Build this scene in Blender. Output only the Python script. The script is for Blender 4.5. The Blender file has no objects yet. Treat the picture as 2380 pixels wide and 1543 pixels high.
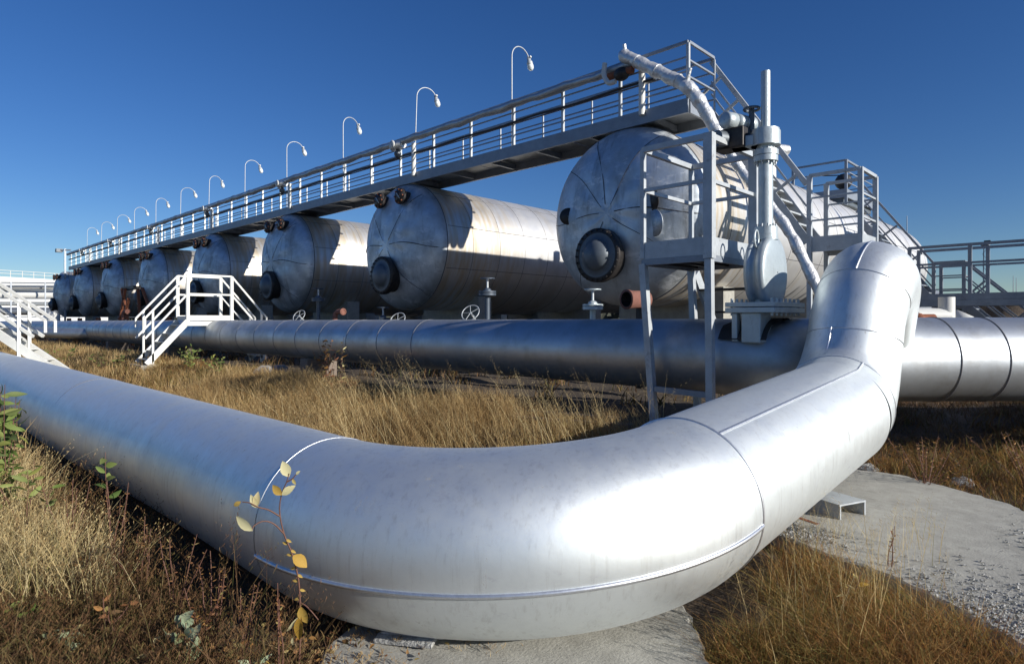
import bpy, math, random
import numpy as np
from mathutils import Vector, Matrix
random.seed(7); rng = np.random.default_rng(7)
SC = bpy.context.scene
COL = SC.collection
R_ = math.radians

# ---------------- camera, sky, sun ----------------
ANG = R_(44.22); CS, CC = math.sin(ANG), math.cos(ANG); CAMH = 1.6
cam_d = bpy.data.cameras.new('camera'); cam = bpy.data.objects.new('camera', cam_d); COL.objects.link(cam)
cam.location = (0, 0, CAMH); cam.rotation_euler = (R_(90), 0, ANG - R_(90))
cam_d.sensor_width = 36; cam_d.lens = 36 * 1450 / 2380; cam_d.shift_y = -26.5 / 2380
cam_d.clip_end = 5000; cam_d.clip_start = 0.05
SC.camera = cam
SUN_EL, SUN = 20.0, Vector((0.2, -1.0, 0))
SUN.normalize(); SUN = SUN * math.cos(R_(SUN_EL)); SUN.z = math.sin(R_(SUN_EL))
w = bpy.data.worlds.new("World"); SC.world = w; w.use_nodes = True
nt = w.node_tree; nt.nodes.clear()
sky = nt.nodes.new('ShaderNodeTexSky'); sky.sky_type = 'NISHITA'; sky.sun_disc = False
sky.sun_elevation = R_(SUN_EL); sky.sun_rotation = math.atan2(SUN.x, SUN.y)
sky.altitude = 300; sky.air_density = 1.0; sky.dust_density = 0.1; sky.ozone_density = 5.0
hsv = nt.nodes.new('ShaderNodeHueSaturation'); hsv.inputs['Saturation'].default_value = 1.17; hsv.inputs['Hue'].default_value = .512
bg = nt.nodes.new('ShaderNodeBackground'); bg.inputs[1].default_value = 0.075
wo = nt.nodes.new('ShaderNodeOutputWorld')
nt.links.new(sky.outputs[0], hsv.inputs['Color']); nt.links.new(hsv.outputs[0], bg.inputs[0]); nt.links.new(bg.outputs[0], wo.inputs[0])
sl = bpy.data.lights.new('sun', 'SUN'); sl.energy = 5.0; sl.angle = R_(0.53); sl.color = (1.0, 0.95, 0.87)
so = bpy.data.objects.new('sun', sl); COL.objects.link(so)
so.rotation_euler = SUN.to_track_quat('Z', 'Y').to_euler(); so.location = (0, -20, 20)
SC.view_settings.view_transform = 'Standard'; SC.view_settings.look = 'None'
SC.view_settings.exposure = 0.33; SC.view_settings.gamma = 1.0

# ---------------- materials ----------------
def rnd_shift(m):
    n = m.node_tree.nodes; l = m.node_tree.links
    oi = n.new('ShaderNodeObjectInfo'); sc_ = n.new('ShaderNodeVectorMath'); sc_.operation = 'SCALE'; sc_.inputs[0].default_value = (7, 23, 13); l.new(oi.outputs['Random'], sc_.inputs['Scale'])
    for q in [x for x in n if x.type == 'TEX_NOISE']:
        src = q.inputs['Vector'].links[0].from_socket; ad = n.new('ShaderNodeVectorMath'); l.new(src, ad.inputs[0]); l.new(sc_.outputs[0], ad.inputs[1]); l.new(ad.outputs[0], q.inputs['Vector'])
def mat(name, col, rough=0.5, metal=0.0, var=0.0, vscale=3.0, bump=0.0, bscale=60.0, rvar=0.0, stretch=(1, 1, 1),
        stain=None, stain_amt=0.0, stain_scale=2.0, stain_stretch=(1, 1, 1), detail=6.0, stain_lo=0.5):
    m = bpy.data.materials.new(name); m.use_nodes = True
    n = m.node_tree.nodes; l = m.node_tree.links; b = n['Principled BSDF']
    b.inputs['Roughness'].default_value = rough; b.inputs['Metallic'].default_value = metal
    b.inputs['Base Color'].default_value = (*col, 1)
    tc = n.new('ShaderNodeTexCoord'); mp = n.new('ShaderNodeMapping'); mp.inputs['Scale'].default_value = stretch
    l.new(tc.outputs['Object'], mp.inputs[0])
    cur = None
    if var or rvar:
        nz = n.new('ShaderNodeTexNoise'); nz.inputs['Scale'].default_value = vscale; nz.inputs['Detail'].default_value = detail
        nz.inputs['Roughness'].default_value = 0.65
        l.new(mp.outputs[0], nz.inputs['Vector'])
    if var:
        mr = n.new('ShaderNodeMapRange'); mr.inputs[1].default_value = .25; mr.inputs[2].default_value = .75
        mr.inputs[3].default_value = 1 - var; mr.inputs[4].default_value = 1 + var * .6
        l.new(nz.outputs[0], mr.inputs[0])
        vm = n.new('ShaderNodeVectorMath'); vm.operation = 'SCALE'; vm.inputs[0].default_value = col
        l.new(mr.outputs[0], vm.inputs['Scale']); cur = vm.outputs[0]
    if rvar:
        m2 = n.new('ShaderNodeMapRange'); m2.inputs[1].default_value = .3; m2.inputs[2].default_value = .7
        m2.inputs[3].default_value = rough + rvar; m2.inputs[4].default_value = rough - rvar * .5
        l.new(nz.outputs[0], m2.inputs[0]); l.new(m2.outputs[0], b.inputs['Roughness'])
    if stain:
        mp2 = n.new('ShaderNodeMapping'); mp2.inputs['Scale'].default_value = stain_stretch; l.new(tc.outputs['Object'], mp2.inputs[0])
        ns = n.new('ShaderNodeTexNoise'); ns.inputs['Scale'].default_value = stain_scale; ns.inputs['Detail'].default_value = 8
        ns.inputs['Roughness'].default_value = .7
        l.new(mp2.outputs[0], ns.inputs['Vector'])
        ms = n.new('ShaderNodeMapRange'); ms.inputs[1].default_value = stain_lo; ms.inputs[2].default_value = stain_lo + .2
        ms.inputs[3].default_value = 0; ms.inputs[4].default_value = stain_amt; ms.clamp = True
        l.new(ns.outputs[0], ms.inputs[0])
        mx = n.new('ShaderNodeMix'); mx.data_type = 'RGBA'; l.new(ms.outputs[0], mx.inputs[0])
        if cur: l.new(cur, mx.inputs[6])
        else: mx.inputs[6].default_value = (*col, 1)
        mx.inputs[7].default_value = (*stain, 1); cur = mx.outputs[2]
    if cur: l.new(cur, b.inputs['Base Color'])
    if bump:
        nb = n.new('ShaderNodeTexNoise'); nb.inputs['Scale'].default_value = bscale; nb.inputs['Detail'].default_value = 5
        l.new(mp.outputs[0], nb.inputs['Vector'])
        bp = n.new('ShaderNodeBump'); bp.inputs['Strength'].default_value = bump; bp.inputs['Distance'].default_value = .02
        l.new(nb.outputs[0], bp.inputs['Height']); l.new(bp.outputs[0], b.inputs['Normal'])
    m['b'] = 1
    return m

def grassmat(name, cols, trans=0.3):
    m = bpy.data.materials.new(name); m.use_nodes = True
    n = m.node_tree.nodes; l = m.node_tree.links; b = n['Principled BSDF']
    at = n.new('ShaderNodeAttribute'); at.attribute_name = 'rnd'
    cr = n.new('ShaderNodeValToRGB'); e = cr.color_ramp.elements
    for i, c in enumerate(cols):
        p = i / (len(cols) - 1)
        if i < 2: el = e[i]; el.position = p
        else: el = e.new(p)
        el.color = (*c, 1)
    # put in order safely
    l.new(at.outputs['Fac'], cr.inputs[0]); l.new(cr.outputs[0], b.inputs['Base Color'])
    b.inputs['Roughness'].default_value = .6
    b.inputs['Specular IOR Level'].default_value = .25
    tr = n.new('ShaderNodeBsdfTranslucent'); l.new(cr.outputs[0], tr.inputs[0])
    mx = n.new('ShaderNodeMixShader'); mx.inputs[0].default_value = trans
    l.new(b.outputs[0], mx.inputs[1]); l.new(tr.outputs[0], mx.inputs[2]); l.new(mx.outputs[0], n['Material Output'].inputs[0])
    return m

M = {}
M['pipe'] = mat('aluminium_cladding', (.78, .82, .82), .52, .88, var=.10, vscale=5.2, rvar=.07, bump=.16, bscale=3.2,
                stain=(.46, .46, .44), stain_amt=.42, stain_scale=3.4, stain_stretch=(9, 9, .5), stain_lo=.52)
def scuffs(m, col, scale, lo, amt, stretch):
    n = m.node_tree.nodes; l = m.node_tree.links; b = n['Principled BSDF']; src = b.inputs['Base Color'].links[0].from_socket
    tc = n.new('ShaderNodeTexCoord'); mp = n.new('ShaderNodeMapping'); mp.inputs['Scale'].default_value = stretch; mp.inputs['Rotation'].default_value = (.4, .3, .6)
    l.new(tc.outputs['Object'], mp.inputs[0]); nz = n.new('ShaderNodeTexNoise'); nz.inputs['Scale'].default_value = scale; nz.inputs['Detail'].default_value = 9; nz.inputs['Roughness'].default_value = .75
    l.new(mp.outputs[0], nz.inputs['Vector']); ms = n.new('ShaderNodeMapRange'); ms.clamp = True; ms.inputs[1].default_value = lo; ms.inputs[2].default_value = lo + .06; ms.inputs[4].default_value = amt
    l.new(nz.outputs[0], ms.inputs[0]); mx = n.new('ShaderNodeMix'); mx.data_type = 'RGBA'; l.new(ms.outputs[0], mx.inputs[0]); l.new(src, mx.inputs[6]); mx.inputs[7].default_value = (*col, 1)
    l.new(mx.outputs[2], b.inputs['Base Color'])
    mm = n.new('ShaderNodeMath'); mm.operation = 'MULTIPLY_ADD'; l.new(ms.outputs[0], mm.inputs[0]); mm.inputs[1].default_value = -b.inputs['Metallic'].default_value * .8; mm.inputs[2].default_value = b.inputs['Metallic'].default_value; l.new(mm.outputs[0], b.inputs['Metallic'])
scuffs(M['pipe'], (.66, .68, .70), 5.5, .60, .7, (1, 1.6, 3))
scuffs(M['pipe'], (.22, .21, .19), 9, .63, .6, (1.5, 1.5, .35))
M['header'] = mat('aluminium_cladding_dull', (.47, .50, .53), .47, .84, var=.22, vscale=1.5, rvar=.1, bump=.15, bscale=5,
                  stain=(.28, .27, .25), stain_amt=.5, stain_scale=2.5)
M['weld'] = mat('bright_seam', (.70, .72, .75), .42, .9, var=.2, vscale=40)
M['seam'] = mat('dark_seam', (.16, .16, .17), .6, .4)
M['shell'] = mat('tank_cladding', (.70, .70, .69), .50, .78, var=.15, vscale=1.4, rvar=.12, bump=.25, bscale=2.5,
                 stain=(.50, .42, .28), stain_amt=.4, stain_scale=1.0, stain_stretch=(1.6, .5, .25), stain_lo=.50)
def rust_band(m, x0, x1, col, amt):
    n = m.node_tree.nodes; l = m.node_tree.links; b = n['Principled BSDF']; src = b.inputs['Base Color'].links[0].from_socket
    tc = n.new('ShaderNodeTexCoord'); sp = n.new('ShaderNodeSeparateXYZ'); l.new(tc.outputs['Object'], sp.inputs[0])
    mr = n.new('ShaderNodeMapRange'); mr.interpolation_type = 'SMOOTHSTEP'; mr.inputs[1].default_value = x0; mr.inputs[2].default_value = x1; mr.inputs[3].default_value = 1; mr.inputs[4].default_value = 0; l.new(sp.outputs[0], mr.inputs[0])
    mp = n.new('ShaderNodeMapping'); mp.inputs['Scale'].default_value = (6, 1, .7); l.new(tc.outputs['Object'], mp.inputs[0])
    nz = n.new('ShaderNodeTexNoise'); nz.inputs['Scale'].default_value = 1.3; nz.inputs['Detail'].default_value = 8; l.new(mp.outputs[0], nz.inputs['Vector'])
    ms = n.new('ShaderNodeMapRange'); ms.clamp = True; ms.inputs[1].default_value = .38; ms.inputs[2].default_value = .62; ms.inputs[4].default_value = amt; l.new(nz.outputs[0], ms.inputs[0])
    mu = n.new('ShaderNodeMath'); mu.operation = 'MULTIPLY'; l.new(mr.outputs[0], mu.inputs[0]); l.new(ms.outputs[0], mu.inputs[1])
    mx = n.new('ShaderNodeMix'); mx.data_type = 'RGBA'; l.new(mu.outputs[0], mx.inputs[0]); l.new(src, mx.inputs[6]); mx.inputs[7].default_value = (*col, 1); l.new(mx.outputs[2], b.inputs['Base Color'])
rust_band(M['shell'], 1.4, 3.4, (.56, .43, .24), .62)
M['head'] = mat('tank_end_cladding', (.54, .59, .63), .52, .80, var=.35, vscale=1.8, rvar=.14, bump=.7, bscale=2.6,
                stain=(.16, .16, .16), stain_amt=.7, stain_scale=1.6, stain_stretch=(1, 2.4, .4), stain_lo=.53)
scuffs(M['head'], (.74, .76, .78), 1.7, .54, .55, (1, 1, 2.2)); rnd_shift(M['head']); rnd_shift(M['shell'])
M['headseam'] = mat('end_seam', (.06, .06, .07), .7, .3)
M['steel'] = mat('silver_painted_steel', (.47, .50, .52), .5, .30, var=.2, vscale=6, bump=.1, bscale=40, stain=(.14, .09, .06), stain_amt=.7, stain_scale=9, stain_lo=.58)
M['steel_b'] = mat('weathered_silver_steel', (.27, .30, .34), .5, .4, var=.2, vscale=5, bump=.1, bscale=40, stain=(.10, .06, .035), stain_amt=.6, stain_scale=7, stain_lo=.6)
M['valve'] = mat('pale_blue_grey_paint', (.46, .52, .54), .42, .35, var=.15, vscale=8, bump=.1, bscale=50, stain=(.12, .11, .10), stain_amt=.6, stain_scale=8, stain_stretch=(2, 2, .5), stain_lo=.57)
M['valved'] = mat('grimy_grey_paint', (.12, .14, .16), .5, .3, var=.2, vscale=12)
M['white'] = mat('white_paint', (.66, .66, .62), .5, 0, var=.07, vscale=9, stain=(.35, .22, .12), stain_amt=.5, stain_scale=14, stain_lo=.66)
M['shadeblue'] = mat('blue_paint_shade_darkened', (.07, .09, .12), .5, .2, var=.2, vscale=10)  # darker blue-grey for hand valves between the tanks; shade put into the colour
M['dark'] = mat('dark_grimy_steel', (.045, .04, .038), .5, .4, var=.4, vscale=14)
M['rust'] = mat('rust', (.28, .10, .05), .85, .1, var=.4, vscale=10, bump=.3)
M['rustpink'] = mat('red_oxide_primer', (.22, .095, .07), .85, 0, var=.4, vscale=8, stain=(.10, .05, .03), stain_amt=.8, stain_scale=7)
M['wrap'] = mat('foil_wrapping', (.72, .73, .73), .42, .6, var=.2, vscale=14, bump=1.0, bscale=14, rvar=.15)
M['wood'] = mat('old_plank', (.20, .16, .13), .9, 0, var=.4, vscale=8, stretch=(1, 12, 12))
M['concrete'] = mat('weathered_concrete', (.35, .34, .30), .92, 0, var=.25, vscale=7, bump=.24, bscale=75,
                    stain=(.20, .19, .165), stain_amt=.7, stain_scale=9, stain_lo=.54, detail=12)
scuffs(M['concrete'], (.14, .13, .11), 42, .60, .75, (1, 1, 1)); scuffs(M['concrete'], (.50, .49, .45), 20, .62, .5, (1, 1, 1))
M['rubble'] = mat('crumbled_concrete', (.36, .36, .345), .9, 0, var=.5, vscale=20, bump=.8, bscale=60)
M['ground'] = mat('dark_soil', (.065, .047, .032), .95, 0, var=.5, vscale=2.5, bump=1.0, bscale=25,
                  stain=(.15, .11, .065), stain_amt=.7, stain_scale=.9, stain_lo=.45)
M['tankwhite'] = mat('white_tank_wall', (.78, .78, .74), .5, .1, var=.06, vscale=.3)
M['glass'] = mat('lamp_glass', (.75, .8, .8), .12, .1)
M['brick'] = mat('broken_brick', (.36, .12, .06), .9, 0, var=.3, vscale=10)
M['cable'] = mat('black_cable', (.03, .03, .032), .6, 0)
M['far'] = mat('far_treeline', (.05, .055, .04), .95, 0, var=.4, vscale=.2)
M['golden'] = grassmat('golden_grass', [(.17, .095, .038), (.31, .195, .08), (.46, .32, .14), (.58, .43, .22), (.27, .21, .075)])
M['brown'] = grassmat('brown_grass', [(.16, .07, .028), (.32, .15, .045), (.42, .24, .08), (.20, .20, .05), (.48, .32, .13)])
M['tall'] = grassmat('pale_tall_grass', [(.24, .15, .07), (.42, .30, .14), (.58, .45, .22), (.68, .57, .32), (.30, .27, .09)])
M['darkweed'] = grassmat('dead_weeds', [(.06, .034, .02), (.13, .07, .036), (.21, .12, .055), (.11, .11, .035), (.28, .19, .09)])
M['leaf_y'] = grassmat('yellow_leaf', [(.50, .30, .05), (.62, .50, .18), (.70, .64, .36), (.42, .18, .03), (.60, .55, .22)], .35)
M['leaf_g'] = grassmat('green_leaf', [(.10, .16, .04), (.17, .24, .06), (.26, .30, .09), (.10, .14, .05), (.32, .32, .08)], .35)
M['leaf_p'] = grassmat('pale_leaf', [(.32, .40, .25), (.42, .48, .30), (.28, .34, .18), (.48, .50, .33), (.55, .36, .06)], .3)
M['leaf_r'] = grassmat('russet_leaf', [(.20, .08, .04), (.28, .13, .06), (.42, .22, .07), (.16, .10, .05), (.35, .28, .10)], .3)
M['stem'] = mat('reddish_stem', (.13, .06, .04), .7)

# ---------------- mesh helpers ----------------
class MB:
    def __init__(s): s.v = []; s.f = []; s.m = []; s.mats = []; s.sm = []
    def mi(s, m):
        if m not in s.mats: s.mats.append(m)
        return s.mats.index(m)
    def add(s, vs, fs, m, smooth=False):
        o = len(s.v); s.v += [tuple(p) for p in vs]; k = s.mi(m)
        for f in fs: s.f.append(tuple(i + o for i in f)); s.m.append(k); s.sm.append(smooth)
        return s
    def box(s, lo, hi, m):
        x0, y0, z0 = lo; x1, y1, z1 = hi
        return s.add([(x0, y0, z0), (x1, y0, z0), (x1, y1, z0), (x0, y1, z0), (x0, y0, z1), (x1, y0, z1), (x1, y1, z1), (x0, y1, z1)],
              [(0, 3, 2, 1), (4, 5, 6, 7), (0, 1, 5, 4), (1, 2, 6, 5), (2, 3, 7, 6), (3, 0, 4, 7)], m)
    def bar(s, a, b, w, h, m, up=(0, 0, 1)):
        a = Vector(a); b = Vector(b); t = (b - a).normalized(); up = Vector(up)
        if abs(t.dot(up)) > .97: up = Vector((1, 0, 0))
        n = t.cross(up).normalized(); u = n.cross(t).normalized()
        vs = [p + n * (i * w / 2) + u * (j * h / 2) for p in (a, b) for i, j in ((-1, -1), (1, -1), (1, 1), (-1, 1))]
        return s.add(vs, [(3, 2, 1, 0), (4, 5, 6, 7), (0, 1, 5, 4), (1, 2, 6, 5), (2, 3, 7, 6), (3, 0, 4, 7)], m)
    def tube(s, pts, r, m, seg=12, cap=True, rr=None, n0=None):
        fr = frames(pts, n0); N = len(pts); vs = []; fs = []
        for i, (p, t, n, b) in enumerate(fr):
            q = rr[i] if rr is not None else r
            for k in range(seg):
                a = 2 * math.pi * k / seg; vs.append(p + (n * math.cos(a) + b * math.sin(a)) * q)
        for i in range(N - 1):
            for k in range(seg):
                a = i * seg + k; c = i * seg + (k + 1) % seg; fs.append((a, c, c + seg, a + seg))
        s.add(vs, fs, m, True)
        if cap:
            o = len(vs)
            s.add(vs[:seg], [tuple(range(seg))[::-1]], m); s.add(vs[o - seg:], [tuple(range(seg))], m)
        return s
    def cyl(s, a, b, r, m, seg=16, r2=None):
        return s.tube([Vector(a), Vector(b)], r, m, seg, rr=[r, r2 if r2 is not None else r])
    def lathe(s, prof, org, axis, m, seg=32, smooth=True):
        # prof: list of (distance along axis, radius)
        ax = Vector(axis).normalized(); n = ax.cross(Vector((0, 0, 1)))
        if n.length < .1: n = Vector((1, 0, 0))
        n.normalize(); b = ax.cross(n); org = Vector(org); vs = []; fs = []
        for d, r in prof:
            for k in range(seg):
                a = 2 * math.pi * k / seg; vs.append(org + ax * d + (n * math.cos(a) + b * math.sin(a)) * r)
        for i in range(len(prof) - 1):
            for k in range(seg):
                a = i * seg + k; c = i * seg + (k + 1) % seg; fs.append((a, c, c + seg, a + seg))
        return s.add(vs, fs, m, smooth)
    def sphere(s, c, r, m, sc=(1, 1, 1), seg=14, rings=8):
        vs = []; fs = []
        for i in range(rings + 1):
            ph = math.pi * i / rings
            for k in range(seg):
                a = 2 * math.pi * k / seg
                vs.append((c[0] + r * sc[0] * math.sin(ph) * math.cos(a), c[1] + r * sc[1] * math.sin(ph) * math.sin(a), c[2] + r * sc[2] * math.cos(ph)))
        for i in range(rings):
            for k in range(seg): fs.append((i * seg + k, (i + 1) * seg + k, (i + 1) * seg + (k + 1) % seg, i * seg + (k + 1) % seg))
        return s.add(vs, fs, m, True)
    def build(s, name, parent=None, bevel=0):
        me = bpy.data.meshes.new(name); me.from_pydata(s.v, [], s.f)
        for k in s.mats: me.materials.append(M[k])
        me.polygons.foreach_set('material_index', s.m); me.polygons.foreach_set('use_smooth', s.sm); me.update()
        o = bpy.data.objects.new(name, me); COL.objects.link(o)
        if parent:
            o.parent = parent; rt = parent
            while rt.parent: rt = rt.parent
            me.transform(Matrix.Translation(-rt.location))
        if bevel:
            bm = o.modifiers.new('bevel', 'BEVEL'); bm.width = bevel; bm.segments = 2; bm.limit_method = 'ANGLE'
        return o

def frames(pts, n0=None):
    pts = [Vector(p) for p in pts]; N = len(pts); out = []
    ts = []
    for i in range(N):
        t = (pts[min(i + 1, N - 1)] - pts[max(i - 1, 0)]).normalized(); ts.append(t)
    n = Vector(n0) if n0 is not None else (ts[0].cross(Vector((0, 0, 1))) if abs(ts[0].z) < .95 else Vector((1, 0, 0)))
    for i in range(N):
        t = ts[i]; n = (n - t * n.dot(t)).normalized(); out.append((pts[i], t, n, n.cross(t)))
    return out
def arc(p0, p1, p2, n=16):
    # circular-like fillet: quadratic-rational approx between straight legs p0-p1 and p1-p2
    p0, p1, p2 = map(Vector, (p0, p1, p2)); t = (p0 - p1).length
    th = math.acos(max(-1, min(1, (p0 - p1).normalized().dot((p2 - p1).normalized())))); wgt = math.sin(th / 2)
    r = []
    for i in range(n + 1):
        u = i / n; a, b, c = (1 - u) ** 2, 2 * u * (1 - u) * wgt, u * u
        r.append((p0 * a + p1 * b + p2 * c) / (a + b + c))
    return r
def spline(P, n=8):
    P = [Vector(p) for p in P]; Q = [P[0] * 2 - P[1]] + P + [P[-1] * 2 - P[-2]]; out = []
    for i in range(1, len(Q) - 2):
        a, b, c, d = Q[i - 1:i + 3]
        for k in range(n):
            t = k / n; out.append(.5 * ((2 * b) + (c - a) * t + (2 * a - 5 * b + 4 * c - d) * t * t + (3 * b - a - 3 * c + d) * t ** 3))
    out.append(P[-1]); return out
def line(a, b, n):
    a = Vector(a); b = Vector(b); return [a + (b - a) * (i / n) for i in range(n + 1)]
def tag(o, label=None, cat=None, group=None, kind=None):
    if label: o['label'] = label
    if cat: o['category'] = cat
    if group: o['group'] = group
    if kind: o['kind'] = kind
    return o
def thing(name, loc, label, cat, group=None):
    o = bpy.data.objects.new(name, None); COL.objects.link(o); o.location = loc; o.empty_display_size = .3
    return tag(o, label, cat, group)
def kids(o): return [c for c in COL.objects if c.parent == o]
def dup(o, delta, label=None, parent=None):
    c = o.copy(); COL.objects.link(c)
    if parent is None: c.location = Vector(o.location) + Vector(delta)
    else: c.parent = parent
    if label: c['label'] = label
    for ch in KIDS.get(o.name, []):
        dup(ch, (0, 0, 0), None, c)
    return c
KIDS = {}
def index_kids():
    KIDS.clear()
    for o in COL.objects:
        if o.parent: KIDS.setdefault(o.parent.name, []).append(o)
def ring_bead(mb, fr, R, r, m, a0=0, a1=360, seg=72):
    p, t, n, b = fr; pts = []
    k = int(seg * (a1 - a0) / 360)
    for i in range(k + 1):
        a = R_(a0 + (a1 - a0) * i / k); pts.append(p + (n * math.cos(a) + b * math.sin(a)) * R)
    mb.tube(pts, r, m, 6, cap=False)
def long_bead(mb, frs, R, r, m, ang):
    mb.tube([p + (n * math.cos(R_(ang)) + b * math.sin(R_(ang))) * R for p, t, n, b in frs], r, m, 6)

# ---------------- ground ----------------
def sst(a, b, x):
    t = np.clip((x - a) / (b - a), 0, 1); return t * t * (3 - 2 * t)
def gh(x, y):
    x = np.asarray(x, float); y = np.asarray(y, float)
    h = .42 * sst(3.4, 5.6, x) * sst(1.6, 4.5, y) + .12 * sst(7.5, 9.5, x) * sst(-3, 1.5, 1.6 - y + 0 * x)
    h = h + .25 * sst(8.5, 11, x) * (1 - sst(1.6, 4.5, y))
    near = np.exp(-((x - 3) ** 2 + (y - 2) ** 2) / 30)
    h = h + (.03 * np.sin(x * 2.3 + 1) * np.cos(y * 1.9) + .018 * np.sin(x * 5.1 + y * 4.2)) * (.3 + .7 * (1 - near))
    h = h - .02
    d = np.hypot(x, y)
    return h + 2.0 * sst(150, 500, d)
ax = np.concatenate([-np.geomspace(900, 12, 16), np.arange(-10, 34, .35), np.geomspace(36, 900, 24)])
gx, gy = np.meshgrid(ax, ax, indexing='ij'); gz = gh(gx, gy)
n = len(ax); vs = np.stack([gx, gy, gz], -1).reshape(-1, 3)
ii = np.arange(n - 1)[:, None] * n + np.arange(n - 1)[None, :]
fs = np.stack([ii, ii + n, ii + n + 1, ii + 1], -1).reshape(-1, 4)
me = bpy.data.meshes.new('ground'); me.from_pydata(vs.tolist(), [], fs.tolist()); me.materials.append(M['ground'])
me.polygons.foreach_set('use_smooth', [True] * len(me.polygons))
go = bpy.data.objects.new('ground', me); COL.objects.link(go); tag(go, kind='structure')
def G(x, y): return float(gh(x, y))

# ---------------- foreground pipeline ----------------
def RD(r, d, z): return Vector((r * CS + d * CC, -r * CC + d * CS, z))
corner = Vector((1.833, 1.644, .48)); Ld = Vector((0, 1, 0)); Rd = Vector((.996, .09, 0))
T = 1.57; T2 = 1.38
s1 = corner + Ld * T; s1.x = 1.833; e1 = corner + Rd * T2; e1.z = .60
c1 = corner.copy(); c1.z = .48
seam2 = RD(2.75, 5.38, .80)
left_leg = line((1.833, 34, .50), s1, 60)
elbow = arc(s1, c1, e1, 40)
right_leg = line(e1, seam2, 20)
riser = spline([seam2, RD(2.98, 5.68, .88), RD(3.14, 5.85, 1.07), RD(3.24, 5.94, 1.33), RD(3.31, 6.0, 1.60), RD(3.40, 6.06, 1.82), RD(3.57, 6.23, 1.98), RD(3.80, 6.53, 1.93), RD(3.97, 6.86, 1.62), RD(4.02, 7.08, 1.15)], 7)
pts = left_leg[:-1] + elbow[:-1] + right_leg[:-1] + riser
i1 = 60; i2 = 100; i3 = 120; iN = len(pts)
FR = frames(pts, n0=(-1, 0, 0)); RP = .45
fg = thing('bent_pipeline', (1.83, 5, 0), 'huge shiny silver pipe bending across the foreground and hooking upward at the right', 'pipeline')
def RISE_R(k): return RP - .045 * float(sst(2, 26, k))
def rad_at(p): return RP + .045 * float(sst(4.6, 9, p.y))
def seg_part(name, a, b, lab=None):
    mb = MB(); P = [p - Vector((0, 0, rad_at(p) - RP)) for p in pts[a:b + 1]]
    tp = [RISE_R(a + k_ - i3) for k_ in range(len(P))]
    mb.tube(P, RP, 'pipe', 96, cap=False, n0=FR[a][2], rr=[rad_at(p) - RP + q_ for p, q_ in zip(P, tp)]); o = mb.build(name, fg)
    if lab: o['label'] = lab
    return o
seg_part('straight_section', 0, i1, 'long bluish length lying on the ground at left')
seg_part('elbow', i1, i2, 'wide elbow with a bright sunlit side')
seg_part('straight_section', i2, i3, 'short straight length leading to the riser')
seg_part('riser', i3, iN - 1, 'hooked rising end')
def part1(fn, name, par, *a):
    mb = MB(); fn(mb, *a); return mb.build(name, par)
for a_ in ((FR[i1], RP, .0035, 'weld', 15, 125), (FR[i2], RP, .009, 'weld', -90, 180), (FR[i3 + 5], RP, .006, 'weld', -90, 180), (FR[i3 + 23], RISE_R(23), .006, 'weld', -60, 200),
           (FR[i3 + 35], RISE_R(35), .006, 'weld', -20, 200), ((FR[50][0] - Vector((0, 0, .034)), *FR[50][1:]), RP + .034, .005, 'seam', 0, 180)): part1(ring_bead, 'weld_seam', fg, *a_)
for a_ in ((FR[i1:i2 + 1], RP, .013, 'weld', -13), (FR[i2:i3 + 6], RP, .010, 'weld', 55), (FR[i3 + 10:i3 + 24], RISE_R(18), .012, 'weld', 98), (FR[i3 + 35:i3 + 46], RISE_R(40), .010, 'weld', 85)): part1(long_bead, 'long_seam', fg, *a_)

# ---------------- main header pipe ----------------
hx = 6.70
hp = line((hx, 75, 1.14), (hx, 3.35, 1.20), 70)[:-1] + spline([(hx, 3.35, 1.2), (6.76, 2.9, 1.19), (7.05, 2.55, 1.18), (7.6, 2.2, 1.17), (8.16, 1.80, 1.16)], 6)[:-1] + line((8.16, 1.80, 1.16), (13.0, -3.05, 1.16), 12)
rr = [.42] * 70 + list(np.linspace(.42, .47, 24)) + [.475] * 13
HF = frames(hp, n0=(-1, 0, 0))
hd = thing('header_pipe', (hx, 6, 0), 'long grey clad pipe running level behind the grass in front of all the tanks', 'pipe')
mb = MB(); mb.tube(hp, .42, 'header', 64, cap=False, rr=rr, n0=(-1, 0, 0)); mb.build('pipe_run', hd)
for k, (p, t, nn, b) in enumerate(HF):
    if k < 66 and p.y < 32: part1(ring_bead, 'cladding_band', hd, (p, t, nn, b), .421, .006, 'seam', -90, 150, 40)
for d in (-.17, .38, .91, 1.45, 2.0, 2.6, 3.2, 3.9):
    p = Vector((8.16, 1.80, 1.16)) + (Vector((13, -3.05, 1.16)) - Vector((8.16, 1.8, 1.16))).normalized() * d
    t = HF[-3][1]; nn = HF[-3][2]; b = HF[-3][3]
    part1(ring_bead, 'cladding_band', hd, (p, t, nn, b), .476, .008, 'weld' if d < .1 else 'seam', -100, 160, 60)
# sleepers under the header
for y in (12.3, 21, 28):
    m2 = MB(); m2.box((hx - .35, y - .15, G(hx, y) - .1), (hx + .35, y + .15, .80), 'wood'); m2.build('pipe_support', hd, bevel=.01)
m2 = MB(); m2.box((9.0, .25, 0), (9.7, .6, .72), 'concrete'); m2.build('pipe_support', hd, bevel=.01)

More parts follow.
